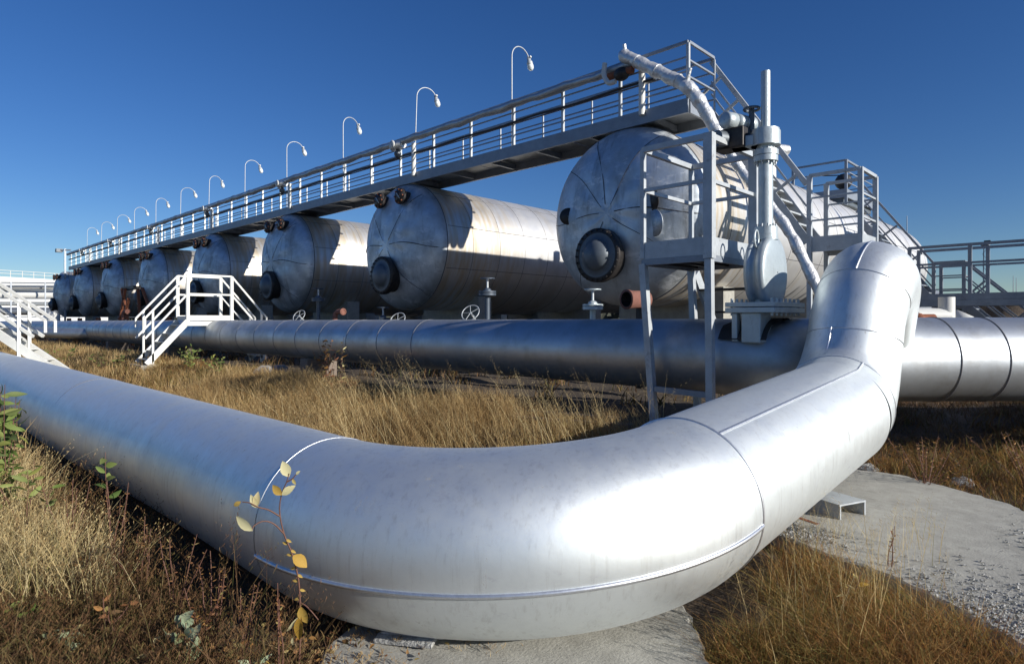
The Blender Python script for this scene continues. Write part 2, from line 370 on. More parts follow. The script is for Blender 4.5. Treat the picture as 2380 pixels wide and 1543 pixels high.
# ---------------- storage tanks ----------------
TR = 1.74; TZ = 3.63; TX = 10.42; TXE = 28.0; HH = .72
TY = [6.95, 14.2, 21.15, 28.2, 36.0, 43.75, 51.1, 58.05]
def head_pt(rho, a, off=0.0):
    x = TX - HH * math.sqrt(max(0, 1 - rho * rho)) - off
    return Vector((x, math.cos(a) * rho * TR, TZ + math.sin(a) * rho * TR))
def mk_tank(first, name='storage_tank'):
    root = thing(name, (TX, 0, 0), '', 'tank', 'row of horizontal storage tanks')
    mb = MB()
    xs = [TX, TX + .02] + list(np.arange(TX + .3, TXE, .5)) + [TXE]
    mb.lathe([(x, TR) for x in xs], (0, 0, TZ), (1, 0, 0), 'shell', 96)
    mb.lathe([(TXE, TR), (TXE + .3, TR * .9), (TXE + .6, TR * .5), (TXE + .65, 0.01)], (0, 0, TZ), (1, 0, 0), 'shell', 48)
    k = 0
    for x in np.arange(TX + .9, TXE, 1.02):
        pts_ = [Vector((x, math.cos(a) * (TR), TZ + math.sin(a) * (TR))) for a in np.linspace(0, 2 * math.pi, 73)]
        mb.tube(pts_, .007, 'seam', 5, cap=False)
    for a in (R_(-158), R_(165), R_(-22), R_(15), R_(128)):
        mb.tube([Vector((x, math.cos(a) * TR, TZ + math.sin(a) * TR)) for x in (TX + .05, TXE)], .008, 'seam', 5)
    mb.build('shell', root)
    mb = MB(); seg = 96; rhos = [math.sin(t) for t in np.linspace(0.001, math.pi / 2, 14)]
    vs = []; fs = []
    for rho in rhos:
        for k in range(seg):
            a = 2 * math.pi * k / seg
            g = abs(((k * (14 if not first else 12) / seg) % 1) - .5)   # faceted gores
            p = head_pt(rho, a); p.x += ((.5 - g) * .018 + .012 * math.sin(a * 5 + rho * 9) + .010 * math.sin(a * 9 - rho * 14)) * math.sin(math.pi * min(1, rho)); vs.append(p)
    for i in range(len(rhos) - 1):
        for k in range(seg): fs.append((i * seg + k, i * seg + (k + 1) % seg, (i + 1) * seg + (k + 1) % seg, (i + 1) * seg + k))
    mb.add(vs, fs, 'head', True)
    angs = [0, 180, 44, 128, -35, -125] if not first else [2, 180, 44, 76, 122, -58, -142]
    for a in angs:
        w_ = .010 if a in (0, 180) else .006
        mb.tube([head_pt(r, R_(a + 5 * math.sin(r * 4 + a)), .004) for r in np.linspace(.10, .995, 14)], w_, 'headseam', 5)
    mb.tube([head_pt(1, a, 0) for a in np.linspace(0, 2 * math.pi, 97)], .014, 'seam', 6, cap=False)
    if first:
        mb.lathe([(.035, .27), (.022, .265), (.02, 0.01)], (TX - HH, 0.0, TZ + .05), (1, 0, 0), 'head', 24); mb.tube([Vector((TX - HH + .03, .27 * math.cos(q), TZ + .05 + .27 * math.sin(q))) for q in np.linspace(0, 2 * math.pi, 33)], .006, 'headseam', 5, cap=False)
    mb.build('end_cap', root)
    # manhole
    mh = MB(); my, mz = (.10, -.80) if first else (-.02, -.82)
    mx = TX - HH * math.sqrt(1 - (my * my + mz * mz) / TR ** 2)
    A_ = (mx + .12, my, TZ + mz)
    mh.lathe([(0, .44), (.22, .44), (.23, .51), (.36, .51), (.37, .51), (.375, .42)], A_, (-1, 0, 0), 'dark', 40)
    for k in range(24):
        a = 2 * math.pi * k / 24; c = Vector((A_[0], A_[1] + .475 * math.cos(a), A_[2] + .475 * math.sin(a)))
        mh.cyl(c + Vector((-.34, 0, 0)), c + Vector((-.405, 0, 0)), .018, 'dark', 6)
    mho = mh.build('manhole', root)
    cv = MB(); cv.lathe([(.37, .42), (.375, .30), (.40, .295), (.47, .26), (.53, .18), (.56, .08), (.565, .005)], A_, (-1, 0, 0), 'valved', 32); cv.build('cover', mho)
    if first:
        nz = MB(); c = head_pt(.55, R_(172)); ax_ = Vector((-1, .5, .0))
        for r0, m_ in ((.20, 'dark'),): nz.lathe([(0, .20), (.02, .20), (.022, 0.005)], c + Vector((-.01, 0, 0)), Vector((-1, .55, -.1)), m_, 24)
        nz.lathe([(0, .24), (.012, .24), (.014, 0.005)], c + Vector((-.03, -.06, -.42)), Vector((-1, .5, -.1)), 'head', 24); nz.build('port', root)
        nz = MB(); c = head_pt(.60, R_(4)); nz.lathe([(0, .17), (.03, .17), (.032, 0.005)], c, Vector((-1, -.5, .05)), 'dark', 24); nz.build('port', root)
    else:
        for dy in (.42, -.52):
            nz = MB(); rho = math.hypot(dy, 1.25) / TR; xx = TX - HH * math.sqrt(1 - rho * rho) + .1
            A2 = (xx, dy, TZ + 1.27)
            nz.lathe([(0, .15), (.22, .15), (.22, .215), (.30, .215), (.305, .10), (.33, .09), (.335, .005)], A2, (-1, 0, 0), 'dark', 24)
            for k in range(8):
                a = 2 * math.pi * k / 8; c = Vector((A2[0] - .29, A2[1] + .175 * math.cos(a), A2[2] + .175 * math.sin(a))); nz.cyl(c, c + Vector((-.05, 0, 0)), .02, 'rust', 6)
            nz.bar((xx - .33, dy - .06, TZ + 1.2), (xx - .33, dy + .08, TZ + 1.36), .02, .02, 'steel')
            nz.build('nozzle', root)
    for x in (12.2, 17.5, 23, 27):
        sd = MB(); sd.box((x - .25, -1.25, .1), (x + .25, 1.25, TZ - 1.35), 'concrete')
        sd.build('saddle', root)
    return root
t1 = mk_tank(True); t1.location.y = TY[0]; t1['label'] = 'nearest, largest silver tank without nozzles on its end, under the walkway corner'
t2 = mk_tank(False); t2.location.y = TY[1]
t2['label'] = 'second silver tank from the right, two dark nozzles on its end, sunlit body'
index_kids()
tl = ['third silver tank from the right, just right of the white stile', 'fourth tank from the right, its end seen behind the white stile platform',
      'fifth tank from the right, end directly left of the white stile steps', 'sixth tank from the right, behind the rusty trestle',
      'seventh tank from the right, next to last of the row at left', 'farthest leftmost tank of the row, standing clear of the walkway end']
for k, lb in enumerate(tl):
    dup(t2, (0, TY[k + 2] - TY[1], 0), lb)

# ---------------- elevated walkway ----------------
WX0, WX1, WYa, WYb = 10.28, 11.3, 5.57, 56.0
DZ = 5.60; RZ = 6.63
wk = thing('elevated_walkway', (10.8, 6, DZ), 'long elevated steel walkway with handrails running over the tops of all the tanks', 'walkway')
mb = MB(); mb.bar((WX0, WYa, 5.475), (WX0, WYb, 5.475), .06, .26, 'steel_b'); mb.bar((WX1, WYa, 5.475), (WX1, WYb, 5.475), .06, .26, 'steel_b')
mb.bar((WX0 + .04, WYa, 5.475), (WX1 - .04, WYa, 5.475), .05, .25, 'steel_b')
y = WYa + .8
while y < WYb:
    mb.bar((WX0 + .035, y, 5.44), (WX1 - .035, y, 5.44), .06, .12, 'steel_b'); y += 1.5
mb.build('beam', wk)
mb = MB(); y = WYa + .05
while y < WYb - .9:
    mb.box((WX0 + .035, y, 5.52), (WX1 - .035, y + .97, 5.545), 'steel_b'); y += 1.0
mb.build('deck', wk)
for x in (WX0, WX1):
    MB().bar((x, WYa, RZ), (x, WYb, RZ), .045, .05, 'steel_b').build('handrail', wk)
    for z in (6.36, 6.10, 5.84): MB().bar((x, WYa, z), (x, WYb, z), .018, .03, 'steel_b').build('middle_rail', wk)
    if x == WX0:
        for z in (RZ, 6.3, 6.0): MB().bar((WX0 + .03, WYa, z), (WX1 - .03, WYa, z), .04, .05 if z == RZ else .03, 'steel_b').build('end_rail', wk)
    y = WYa; k = 0
    while y < WYb + .1:
        pw = .055 if x == WX0 else .03
        m2 = MB(); m2.bar((x, y, 5.61), (x, y, RZ - .028), pw, pw, 'steel'); m2.build('post', wk); y += 1.46
# thick pipe stanchions carrying lines along the rail
for y in [6.5 + k * 7.15 for k in range(8)]:
    if y < WYb:
        m2 = MB(); m2.cyl((WX0 - .06, y, 5.5), (WX0 - .06, y, 6.38), .062, 'white'); m2.build('stanchion', wk)
for yt in TY[:-1]:
    for xx in (WX0 + .15, WX1 - .15):
        m2 = MB(); m2.box((xx - .05, yt - .05, 5.2), (xx + .05, yt + .05, 5.35), 'white'); m2.build('bracket', wk)
# insulated line hanging below the top rail
P = []; rr_ = []
for k in range(260):
    y = 6.6 + k * .19
    P.append(Vector((WX0 - .12 + .006 * math.sin(k * 1.7), y, 6.50 + .012 * math.sin(k * .9) + .008 * math.sin(k * 2.3)))); rr_.append(.088 + .010 * math.sin(k * .7 + 1) + .006 * random.random())
mb = MB(); mb.tube(P, .08, 'header', 14, rr=rr_)
o = mb.build('insulated_line'); tag(o, 'lagged pipe strung just under the top handrail of the walkway', 'pipe')
P = [Vector((WX0 - .07, 6.2 + k * .5, 6.11 + .015 * math.sin(k * 1.3))) for k in range(100)]
mb = MB(); mb.tube(P, .028, 'cable', 8); o = mb.build('cable_run'); tag(o, 'black cable bundle strung along the middle rails of the walkway', 'cable')
tr_ = thing('service_tray', (11.9, 8, 5.9), 'bracketed tray of lagged service lines along the back of the walkway', 'pipe tray')
for xx, zz, r0 in ((11.58, 5.86, .11), (11.84, 5.88, .12), (12.10, 5.90, .13)):
    P = [Vector((xx + random.uniform(-.01, .01), 6.3 + k * .45, zz)) for k in range(110)]; MB().tube(P, r0, 'header', 10, rr=[r0 + random.uniform(-.006, .010) for _ in P]).build('service_line', tr_)
for k in range(33): y = 8.2 + k * 1.46; MB().box((WX1 + .03, y - .03, 5.70), (12.25, y + .03, 5.745), 'steel_b').build('bracket', tr_)
# valve clusters hanging on the insulated line
for k, yt in enumerate(TY[1:7]):
    yv = yt + .1
    t_ = thing('line_valve', (WX0 - .2, yv, 6.4), 'small valve with foil-wrapped body on the rail line above the %s tank from the right' % ['second', 'third', 'fourth', 'fifth', 'sixth', 'seventh'][k], 'valve', 'valves on the walkway line')
    mb = MB(); mb.cyl((WX0 - .12, yv - .25, 6.43), (WX0 - .12, yv + .25, 6.43), .11, 'wrap'); mb.cyl((WX0 - .12, yv, 6.43), (WX0 - .12, yv, 6.05), .05, 'dark'); mb.sphere((WX0 - .12, yv, 6.2), .1, 'valved'); mb.build('body', t_)
    mb = MB(); mb.lathe([(0, .02), (0, .12), (.02, .12), (.02, .02)], (WX0 - .32, yv, 6.42), (1, 0, 0), 'white', 14); mb.cyl((WX0 - .32, yv, 6.42), (WX0 - .12, yv, 6.42), .015, 'steel'); mb.build('handwheel', t_)

# lamps
def mk_lamp():
    root = thing('walkway_lamp', (WX1 + .04, 11.04, 5.4), '', 'lamp', 'gooseneck lamps along the walkway')
    x, y = WX1 + .04, 11.04; H = 8.62
    arcp = [(x, y, 5.4), (x, y, 6.5), (x, y, 7.6), (x, y, 8.15)] + [(x + .33 - .33 * math.cos(a), y, 8.30 + .33 * math.sin(a)) for a in np.linspace(0.1, 2.65, 14)]
    mb = MB(); mb.tube(arcp, .015, 'steel', 8); mb.build('pole', root)
    e = Vector(arcp[-1]); d = (e - Vector(arcp[-2])).normalized()
    d = Vector((.35, 0, -1)).normalized()
    mb = MB(); mb.lathe([(-.02, .02), (.0, .05), (.09, .05), (.10, .07), (.16, .085), (.17, .08)], e, d, 'steel', 16)
    mb.cyl(e + d * .02 + Vector((0, -.03, 0)), e + d * .02 + Vector((0, -.08, .02)), .03, 'white', 10); hd_ = mb.build('lamp_head', root)
    mb = MB(); mb.lathe([(.17, .075), (.22, .085), (.28, .078), (.33, .045), (.34, .005)], e, d, 'glass', 16); mb.build('bulb_cover', hd_)
    return root
L0 = mk_lamp(); ORD = ['tallest-looking, nearest gooseneck lamp at right, alone over the near walkway', 'second gooseneck lamp from the right, on the walkway above the second tank', 'third gooseneck lamp from the right above the walkway',
  'fourth gooseneck lamp from the right above the walkway', 'fifth gooseneck lamp from the right above the walkway', 'sixth gooseneck lamp from the right above the walkway', 'seventh gooseneck lamp from the right, over the white stile',
  'sixth gooseneck lamp from the left end of the walkway', 'fifth gooseneck lamp from the left end of the walkway', 'fourth gooseneck lamp from the left end of the walkway', 'third gooseneck lamp from the left end', 'second gooseneck lamp from the left end']
index_kids(); L0['label'] = ORD[0]
for k in range(1, 12):
    c = dup(L0, (0, 4.07 * k + rng.uniform(-.1, .1), 0), ORD[k]); c.rotation_euler = (R_(rng.uniform(-1.5, 1.5)), R_(rng.uniform(-1, 2)), R_(rng.uniform(-18, 12)))
# floodlight mast at the far end
t_ = thing('light_mast', (10.2, 56.6, 0), 'dark mast with a floodlight at the far left end of the walkway', 'mast')
mb = MB(); mb.bar((10.2, 56.9, .3), (10.2, 56.9, 7.0), .12, .12, 'steel_b'); mb.bar((9.8, 57.3, 6.9), (10.5, 56.6, 6.9), .1, .1, 'steel_b'); mb.build('pole', t_)
mb = MB(); mb.box((9.7, 57.1, 6.75), (10.1, 57.6, 7.0), 'valved'); mb.build('floodlight', t_)

# wrapped pipe coming down beside the stair
P = spline([(WX0 - .22, 6.85, 6.70), (WX0 - .20, 6.4, 6.40), (10.12, 5.92, 6.06), (10.16, 5.5, 5.74), (10.24, 5.27, 5.38), (10.3, 5.08, 4.98), (10.36, 4.86, 4.55), (10.42, 4.62, 4.13), (10.45, 4.25, 3.62), (10.45, 3.86, 3.05), (10.4, 3.56, 2.45), (10.4, 3.3, 1.9)], 8)
rr_ = [.112 - .03 * min(1, max(0, (i - 34) / 14)) + .008 * math.sin(i * 1.1) + .010 * random.random() for i in range(len(P))]; rr_[0] = .09
P = [p + Vector((random.uniform(-.01, .01), 0, random.uniform(-.01, .01))) for p in P]
t_ = thing('wrapped_pipe', (10.2, 5.2, 2), 'pipe lumpily wrapped in white foil insulation, coming down from the walkway corner', 'pipe')
mb = MB(); mb.tube(P, .13, 'wrap', 20, rr=rr_); mb.build('lagging', t_)
for i in range(6, len(P) - 1, 7): part1(ring_bead, 'binding', t_, frames(P)[i], rr_[i] + .002, .006, 'wrap', 0, 360, 24)
for a_, b_ in (((10.05, 6.75, 6.6), (10.0, 6.75, 6.85)), ((10.1, 5.5, 5.85), (10.08, 5.42, 6.05))): MB().cyl(a_, b_, .035, 'wrap').build('foil_tuft', t_)
t_ = thing('line_valve', (10.05, 7.0, 6.3), 'dark valve with a white bent pipe end at the top of the wrapped pipe', 'valve', 'valves on the walkway line')
mb = MB(); mb.sphere((10.06, 6.85, 6.33), .13, 'dark', (1, 1.3, 1)); mb.cyl((10.06, 6.6, 6.35), (10.06, 7.15, 6.36), .07, 'rust'); mb.build('body', t_)
mb = MB(); mb.tube(spline([(10.0, 7.2, 6.62), (10.0, 7.22, 6.42), (10.0, 7.12, 6.22), (10.0, 6.95, 6.2)], 5), .05, 'white', 10); mb.build('bent_end', t_)

# ---------------- stair from the walkway + landing ----------------
def stair_flight(root, x0, x1, a, b, mm='steel', rail_h=1.02, ntread=11, rails=True, struts=4, both=True):
    # a,b = (y,z) of the walking line ends
    (ya, za), (yb, zb) = a, b; d = Vector((0, yb - ya, zb - za)); Ln = d.length; dn = d.normalized(); up = Vector((1, 0, 0)).cross(dn).normalized()
    if up.z < 0: up = -up
    mb = MB()
    for x in (x0, x1): MB().bar((x, ya, za), (x, yb, zb), .04, .18, mm, up=up).build('stringer', root)
    for i in range(ntread):
        t = (i + .5) / ntread; y = ya + (yb - ya) * t; z = za + (zb - za) * t; MB().box((x0 + .022, y - .11, z - .02), (x1 - .022, y + .11, z + .01), mm).build('tread', root)
    if rails:
        for x in ((x0, x1) if both else (x0,)):
            mb = MB(); A0 = Vector((x, ya, za + rail_h)); B0 = Vector((x, yb, zb + rail_h))
            mb.bar(A0, B0, .06, .085 if both is False and mm == 'steel' else .05, mm); mb.build('handrail', root)
            for dz_ in (.38, .62): MB().bar(A0 - Vector((0, 0, dz_)), B0 - Vector((0, 0, dz_)), .03, .03, mm).build('middle_rail', root)
            for i in range(struts):
                t = (i + .6) / struts; c = A0 + (B0 - A0) * t; hgt = (A0 - Vector((x, ya, za))).dot(up)
                m2 = MB(); m2.bar(c - up * .04, c - up * (hgt - .05), .045, .045, mm); m2.build('post', root)
sa = thing('stair', (11.7, 4.8, 3), 'steep silver steel stair going down from the walkway corner to a small railed landing', 'stair')
stair_flight(sa, 11.36, 12.1, (5.66, 5.58), (3.9, 2.95), struts=5, both=False)
def landing(root, x0, x1, y0, y1, z, rh, mm='steel', toe=.26, legs=True, zb=.3, mids=2):
    mb = MB(); mb.box((x0, y0, z - .03), (x1, y1, z), mm); mb.build('deck', root)
    mb = MB(); q = .02
    for A_, B_ in (((x0, y0), (x0, y1)), ((x0, y0), (x1, y0)), ((x1, y0), (x1, y1))):
        mb.bar((A_[0], A_[1], z + .03), (B_[0], B_[1], z + .03), .025, toe, mm)
        mb.bar((*A_, z + rh), (*B_, z + rh), .055, .055, mm)
        for k in range(mids): mb.bar((*A_, z + rh * (.36 + .32 * k)), (*B_, z + rh * (.36 + .32 * k)), .03, .03, mm)
    mb.build('railing', root)
    for x, y in ((x0, y0), (x0, y1), (x1, y0), (x1, y1)):
        m2 = MB(); m2.bar((x, y, zb), (x, y, z + rh), .075, .075, mm); m2.build('leg' if legs else 'post', root)
landing(sa, 11.33, 12.2, 3.04, 3.84, 2.88, 1.22)

# second stair, farther along the tank
sb = thing('stair', (18.6, 4, 2), 'farther steel stair with thin rails beyond the hooked pipe at right', 'stair')
stair_flight(sb, 18.3, 19.1, (4.9, 4.22), (3.28, 1.99), struts=3, mm='steel_b', both=False)
landing(sb, 18.3, 19.2, 2.67, 3.28, 1.99, 1.03, 'steel_b', mids=3)
stair_flight(sb, 18.3, 19.1, (2.67, 1.99), (1.2, .5), struts=2, mm='steel_b', ntread=7)
# railed platform on top of the near tank
pt = thing('tank_top_platform', (22.5, 6.9, 5.6), 'small railed platform on top of the nearest tank, seen behind the landing rails', 'platform')
landing(pt, 21.2, 24.4, 6.1, 7.7, 5.55, 1.05, 'steel_b', zb=5.2, legs=False)
mb = MB(); mb.box((21.3, 6.2, 5.3), (24.3, 7.6, 5.5), 'valved'); mb.build('base_frame', pt)
t_ = thing('relief_valve', (22.5, 6.6, 5.6), 'round dark valve housing standing on the platform above the nearest tank', 'valve')
mb = MB(); mb.sphere((22.5, 6.55, 6.2), .27, 'cable', (.8, 1, 1)); mb.cyl((22.5, 6.55, 5.55), (22.5, 6.55, 6.1), .08, 'dark'); mb.build('housing', t_)
mb = MB(); mb.bar((22.5, 6.1, 6.35), (22.5, 7.2, 6.5), .03, .03, 'dark'); mb.build('lever', t_)
# vent stub on the nearest tank
t_ = thing('tank_vent', (15.2, 6.8, 5.3), 'white pipe stub and wrapped elbow on top of the nearest tank', 'vent')
mb = MB(); mb.cyl((16.0, 6.4, 5.2), (16.0, 6.4, 5.95), .16, 'white'); mb.build('stub', t_)
mb = MB(); mb.cyl((15.2, 6.2, 5.4), (15.2, 6.2, 5.62), .13, 'steel'); mb.tube(spline([(15.2, 6.2, 5.6), (15.3, 6.0, 5.75), (15.6, 5.8, 5.75)], 5), .12, 'wrap', 12); mb.build('elbow', t_)

# ---------------- valve access platform ----------------
pf = thing('access_platform', (6.6, 3.5, 0), 'grey steel access platform on tall legs beside the big gate valve', 'platform')
X0, X1, Y0, Y1 = 6.11, 7.22, 3.07, 3.87; PZ = 2.30; PR = 3.53
mb = MB(); mb.box((X0 + .03, Y0 + .03, PZ), (X1 - .03, Y1 - .03, PZ + .025), 'steel')
for k in range(4): mb.bar((X0 + .04, Y0 + .1 + k * .2, PZ - .03), (X1 - .04, Y0 + .1 + k * .2, PZ - .03), .03, .05, 'dark')
mb.build('deck', pf)
mb = MB()
for A_, B_ in (((X0, Y0), (X0, Y1)), ((X0, Y0), (X1, Y0)), ((X1, Y0), (X1, Y1)), ((X0, Y1), (X1, Y1))):
    mb.bar((*A_, PZ + .085), (*B_, PZ + .085), .03, .19, 'steel')
    mb.bar((*A_, PZ - .045), (*B_, PZ - .045), .045, .065, 'steel_b')
mb.build('toe_board', pf)
for A_, B_ in (((X0, Y0), (X0, Y1)), ((X0, Y0), (X1, Y0)), ((X1, Y0), (X1, Y1)), ((X0, Y1), (X1, Y1))):
    mb = MB(); mb.bar((*A_, PR), (*B_, PR), .055, .06, 'steel'); mb.build('handrail', pf); MB().bar((*A_, PR - .46), (*B_, PR - .46), .035, .04, 'steel').build('middle_rail', pf)
for (x, y), pw in (((X0, Y0), .10), ((X0, Y1), .05), ((X1, Y0), .09), ((X1, Y1), .05)):
    m2 = MB()
    if pw > .06:   # channel section: web and two flanges
        m2.box((x - .04, y - .05, PZ - .05), (x - .028, y + .05, PR + .03), 'steel')
        m2.box((x - .028, y - .05, PZ - .05), (x + .05, y - .04, PR + .03), 'steel'); m2.box((x - .028, y + .04, PZ - .05), (x + .05, y + .05, PR + .03), 'steel')
    else: m2.bar((x, y, PZ), (x, y, PR), pw, pw, 'steel')
    m2.build('post', pf)
for (x, y), (dx, dy) in (((X0, Y0), (0, -.02)), ((X0, Y1), (0, -.16)), ((X1, Y0), (.0, 0)), ((X1, Y1), (0, -.1))):
    m2 = MB(); m2.bar((x, y, PZ - .06), (x + dx, y + dy, .25), .075, .075, 'steel'); m2.build('leg', pf)
mb = MB(); mb.bar((X0, Y0 - .02, .82), (X0, Y1 - .11, .84), .05, .06, 'steel_b'); mb.build('brace', pf)
# small steps behind
st = thing('steps', (7.9, 3.5, .5), 'low grey steps with dark treads behind the access platform', 'steps')
for y in (3.15, 3.85):
    m2 = MB(); m2.bar((7.3, y, 2.2), (8.5, y, .6), .04, .14, 'steel'); m2.build('stringer', st)
for k, z in enumerate((2.0, 1.72, 1.44, 1.16, .88)):
    m2 = MB(); x = 7.45 + k * .21; m2.box((x - .12, 3.175, z - .025), (x + .12, 3.825, z), 'dark'); m2.build('tread', st)
m2 = MB(); m2.bar((7.7, 3.15, .5), (7.7, 3.15, 2.0), .05, .05, 'steel'); m2.build('leg', st)

# ---------------- gate valve with actuator ----------------
gv = thing('gate_valve', (6.7, 2.72, 1.2), 'big pale grey gate valve with round body and tall stem on the header pipe', 'valve')
vx, vy = 6.70, 2.72
mb = MB(); mb.box((vx - .38, vy - .10, 1.37), (vx - .10, vy + .10, 1.68), 'valve'); mb.box((vx - .37, vy + .15, 1.38), (vx - .28, vy + .21, 1.68), 'valve'); mb.build('neck', gv, bevel=.01)
mb = MB(); mb.box((vx - .42, vy - .26, 1.68), (vx + .42, vy + .26, 1.735), 'valve'); mb.box((vx - .42, vy - .26, 1.741), (vx + .42, vy + .26, 1.79), 'valve')
for i in range(7):
    for sy in (-.21, .21): mb.cyl((vx - .36 + i * .12, vy + sy, 1.65), (vx - .36 + i * .12, vy + sy, 1.83), .016, 'valve', 6)
mb.build('flange', gv, bevel=.006)
# bonnet: flattened disc
mb = MB(); seg = 48; cz = 2.11
prof = [(-.160, .01), (-.157, .16), (-.148, .29), (-.138, .345), (-.125, .385), (-.03, .385), (-.025, .35), (.05, .35), (.055, .385), (.12, .385), (.125, .34), (.15, .28), (.15, .02)]
mb.lathe(prof, (vx, vy, cz), (0, 1, 0), 'valve', seg)
mb.box((vx - .2, vy - .1, 1.79), (vx + .2, vy + .1, 1.95), 'valve')
for v in mb.v[:0]: pass
mb.v = [(vx + (x - vx) * .88, vy + (y - vy) * .8, max(z, 1.79)) for x, y, z in mb.v]; mb.build('bonnet', gv)
mb = MB()
for sx in (-.24, .24): mb.tube([Vector((vx + sx + .05 * math.cos(a), vy, 2.48 + .09 * math.sin(a) - abs(sx) * .1)) for a in np.linspace(0, 2 * math.pi, 13)], .012, 'valve', 6, cap=False)
mb.build('lifting_eye', gv)
mb = MB(); mb.cyl((vx, vy, 2.46), (vx, vy, 2.52), .125, 'valve', 24); mb.cyl((vx, vy, 2.522), (vx, vy, 2.60), .12, 'valve', 24)
for k in range(10): a = k * math.pi / 5; mb.cyl((vx + .1 * math.cos(a), vy + .1 * math.sin(a), 2.43), (vx + .1 * math.cos(a), vy + .1 * math.sin(a), 2.63), .011, 'steel', 6)
mb.build('collar', gv)
mb = MB(); mb.cyl((vx, vy, 3.30), (vx, vy, 3.36), .125, 'valve', 24)
mb.cyl((vx, vy, 3.365), (vx, vy, 3.42), .13, 'valve', 24)
for k in range(10):
    a = k * math.pi / 5
    mb.cyl((vx + .1 * math.cos(a), vy + .1 * math.sin(a), 3.27), (vx + .1 * math.cos(a), vy + .1 * math.sin(a), 3.44), .011, 'steel', 6)
mb.build('collar', gv)
mb = MB(); mb.cyl((vx, vy, 2.60), (vx, vy, 3.30), .075, 'valve', 24); mb.cyl((vx, vy, 3.42), (vx, vy, 3.5), .09, 'valve', 24); mb.cyl((vx, vy, 3.6), (vx, vy, 4.27), .048, 'valve', 20); mb.build('stem_tube', gv)
mb = MB(); mb.cyl((vx, vy, 3.47), (vx, vy, 3.62), .15, 'valve', 28); mb.cyl((vx, vy, 3.62), (vx, vy, 3.645), .14, 'valve', 28)
a0 = Vector((vx, vy, 3.53)); a1 = Vector((vx - .08, vy + .34, 3.53)); mb.bar(a0, a1, .2, .12, 'valve')
mb.box((vx - .20, vy + .16, 3.47), (vx + .04, vy + .50, 3.69), 'dark'); mb.cyl((vx - .28, vy + .42, 3.58), (vx - .18, vy + .38, 3.58), .09, 'valved')
act = mb.build('gearbox', gv, bevel=.012)
mb = MB(); c0 = Vector((vx - .06, vy + .27, 3.77)); dr = Vector((-.55, .5, .0)).normalized()
dr = Vector((-.85, .3, 0)).normalized()
mb.lathe([(-.22, .005), (-.22, .07), (-.20, .085), (-.08, .085), (-.08, .075), (-.06, .075), (-.06, .088), (.06, .088), (.06, .078), (.08, .078), (.08, .09), (.2, .09), (.215, .075), (.215, .005)], c0, dr, 'valve', 24); mb.build('motor', act)
mb = MB(); mb.cyl((vx + .02, vy + .16, 3.66), (vx + .02, vy + .16, 3.93), .03, 'valved'); mb.tube([Vector((vx + .02 + .08 * math.cos(a), vy + .16 + .08 * math.sin(a), 3.91)) for a in np.linspace(0, 2 * math.pi, 17)], .015, 'valved', 6, cap=False)
mb.cyl((vx - .06, vy + .16, 3.91), (vx + .10, vy + .16, 3.91), .01, 'valved', 6); mb.build('handwheel', act)
mb = MB()
vs_ = []; 
for yy in (vy - .22, vy + .30):
    for a in np.linspace(72, 152, 10): vs_.append((hx + .428 * math.cos(R_(a)) , yy + (.06 if a > 120 else 0), 1.2 + .428 * math.sin(R_(a))))
mb.add(vs_, [(i, i + 1, i + 11, i + 10) for i in range(9)], 'dark', True)
o = mb.build('cutout', hd); o['label'] = 'dark opening in the cladding under the gate valve'

# ---------------- footbridge at right ----------------
fb = thing('footbridge', (16.5, 1, 2), 'dark grey railed footbridge crossing at the right edge above the pipes', 'footbridge')
FX = 16.5
mb = MB(); mb.bar((FX, 3.45, 2.12), (FX, -8, 2.12), .06, .14, 'steel_b'); mb.bar((FX, 3.45, 1.98), (FX, -8, 1.98), .10, .13, 'steel_b'); mb.bar((FX + .9, 3.45, 2.05), (FX + .9, -8, 2.05), .06, .26, 'steel_b'); mb.box((FX + .04, -8, 2.13), (FX + .86, 3.45, 2.16), 'steel_b'); mb.build('deck', fb)
for x in (FX, FX + .9):
    MB().bar((x, 3.45, 3.24), (x, -8, 3.24), .05, .06, 'steel_b').build('handrail', fb); MB().bar((x, 3.45, 2.85), (x, -8, 2.85), .04, .045, 'steel_b').build('middle_rail', fb)
    for y in (3.42, 2.30 if x == FX else 2.1, -.2, -2.6, -5):
        m2 = MB(); m2.bar((x, y, 2.0), (x, y, 3.21), .07, .07, 'steel_b'); m2.build('post', fb)
for y in (2.6, -2.5, -7):
    m2 = MB(); m2.bar((FX, y, 0), (FX, y, 1.9), .12, .12, 'steel_b'); m2.build('leg', fb)

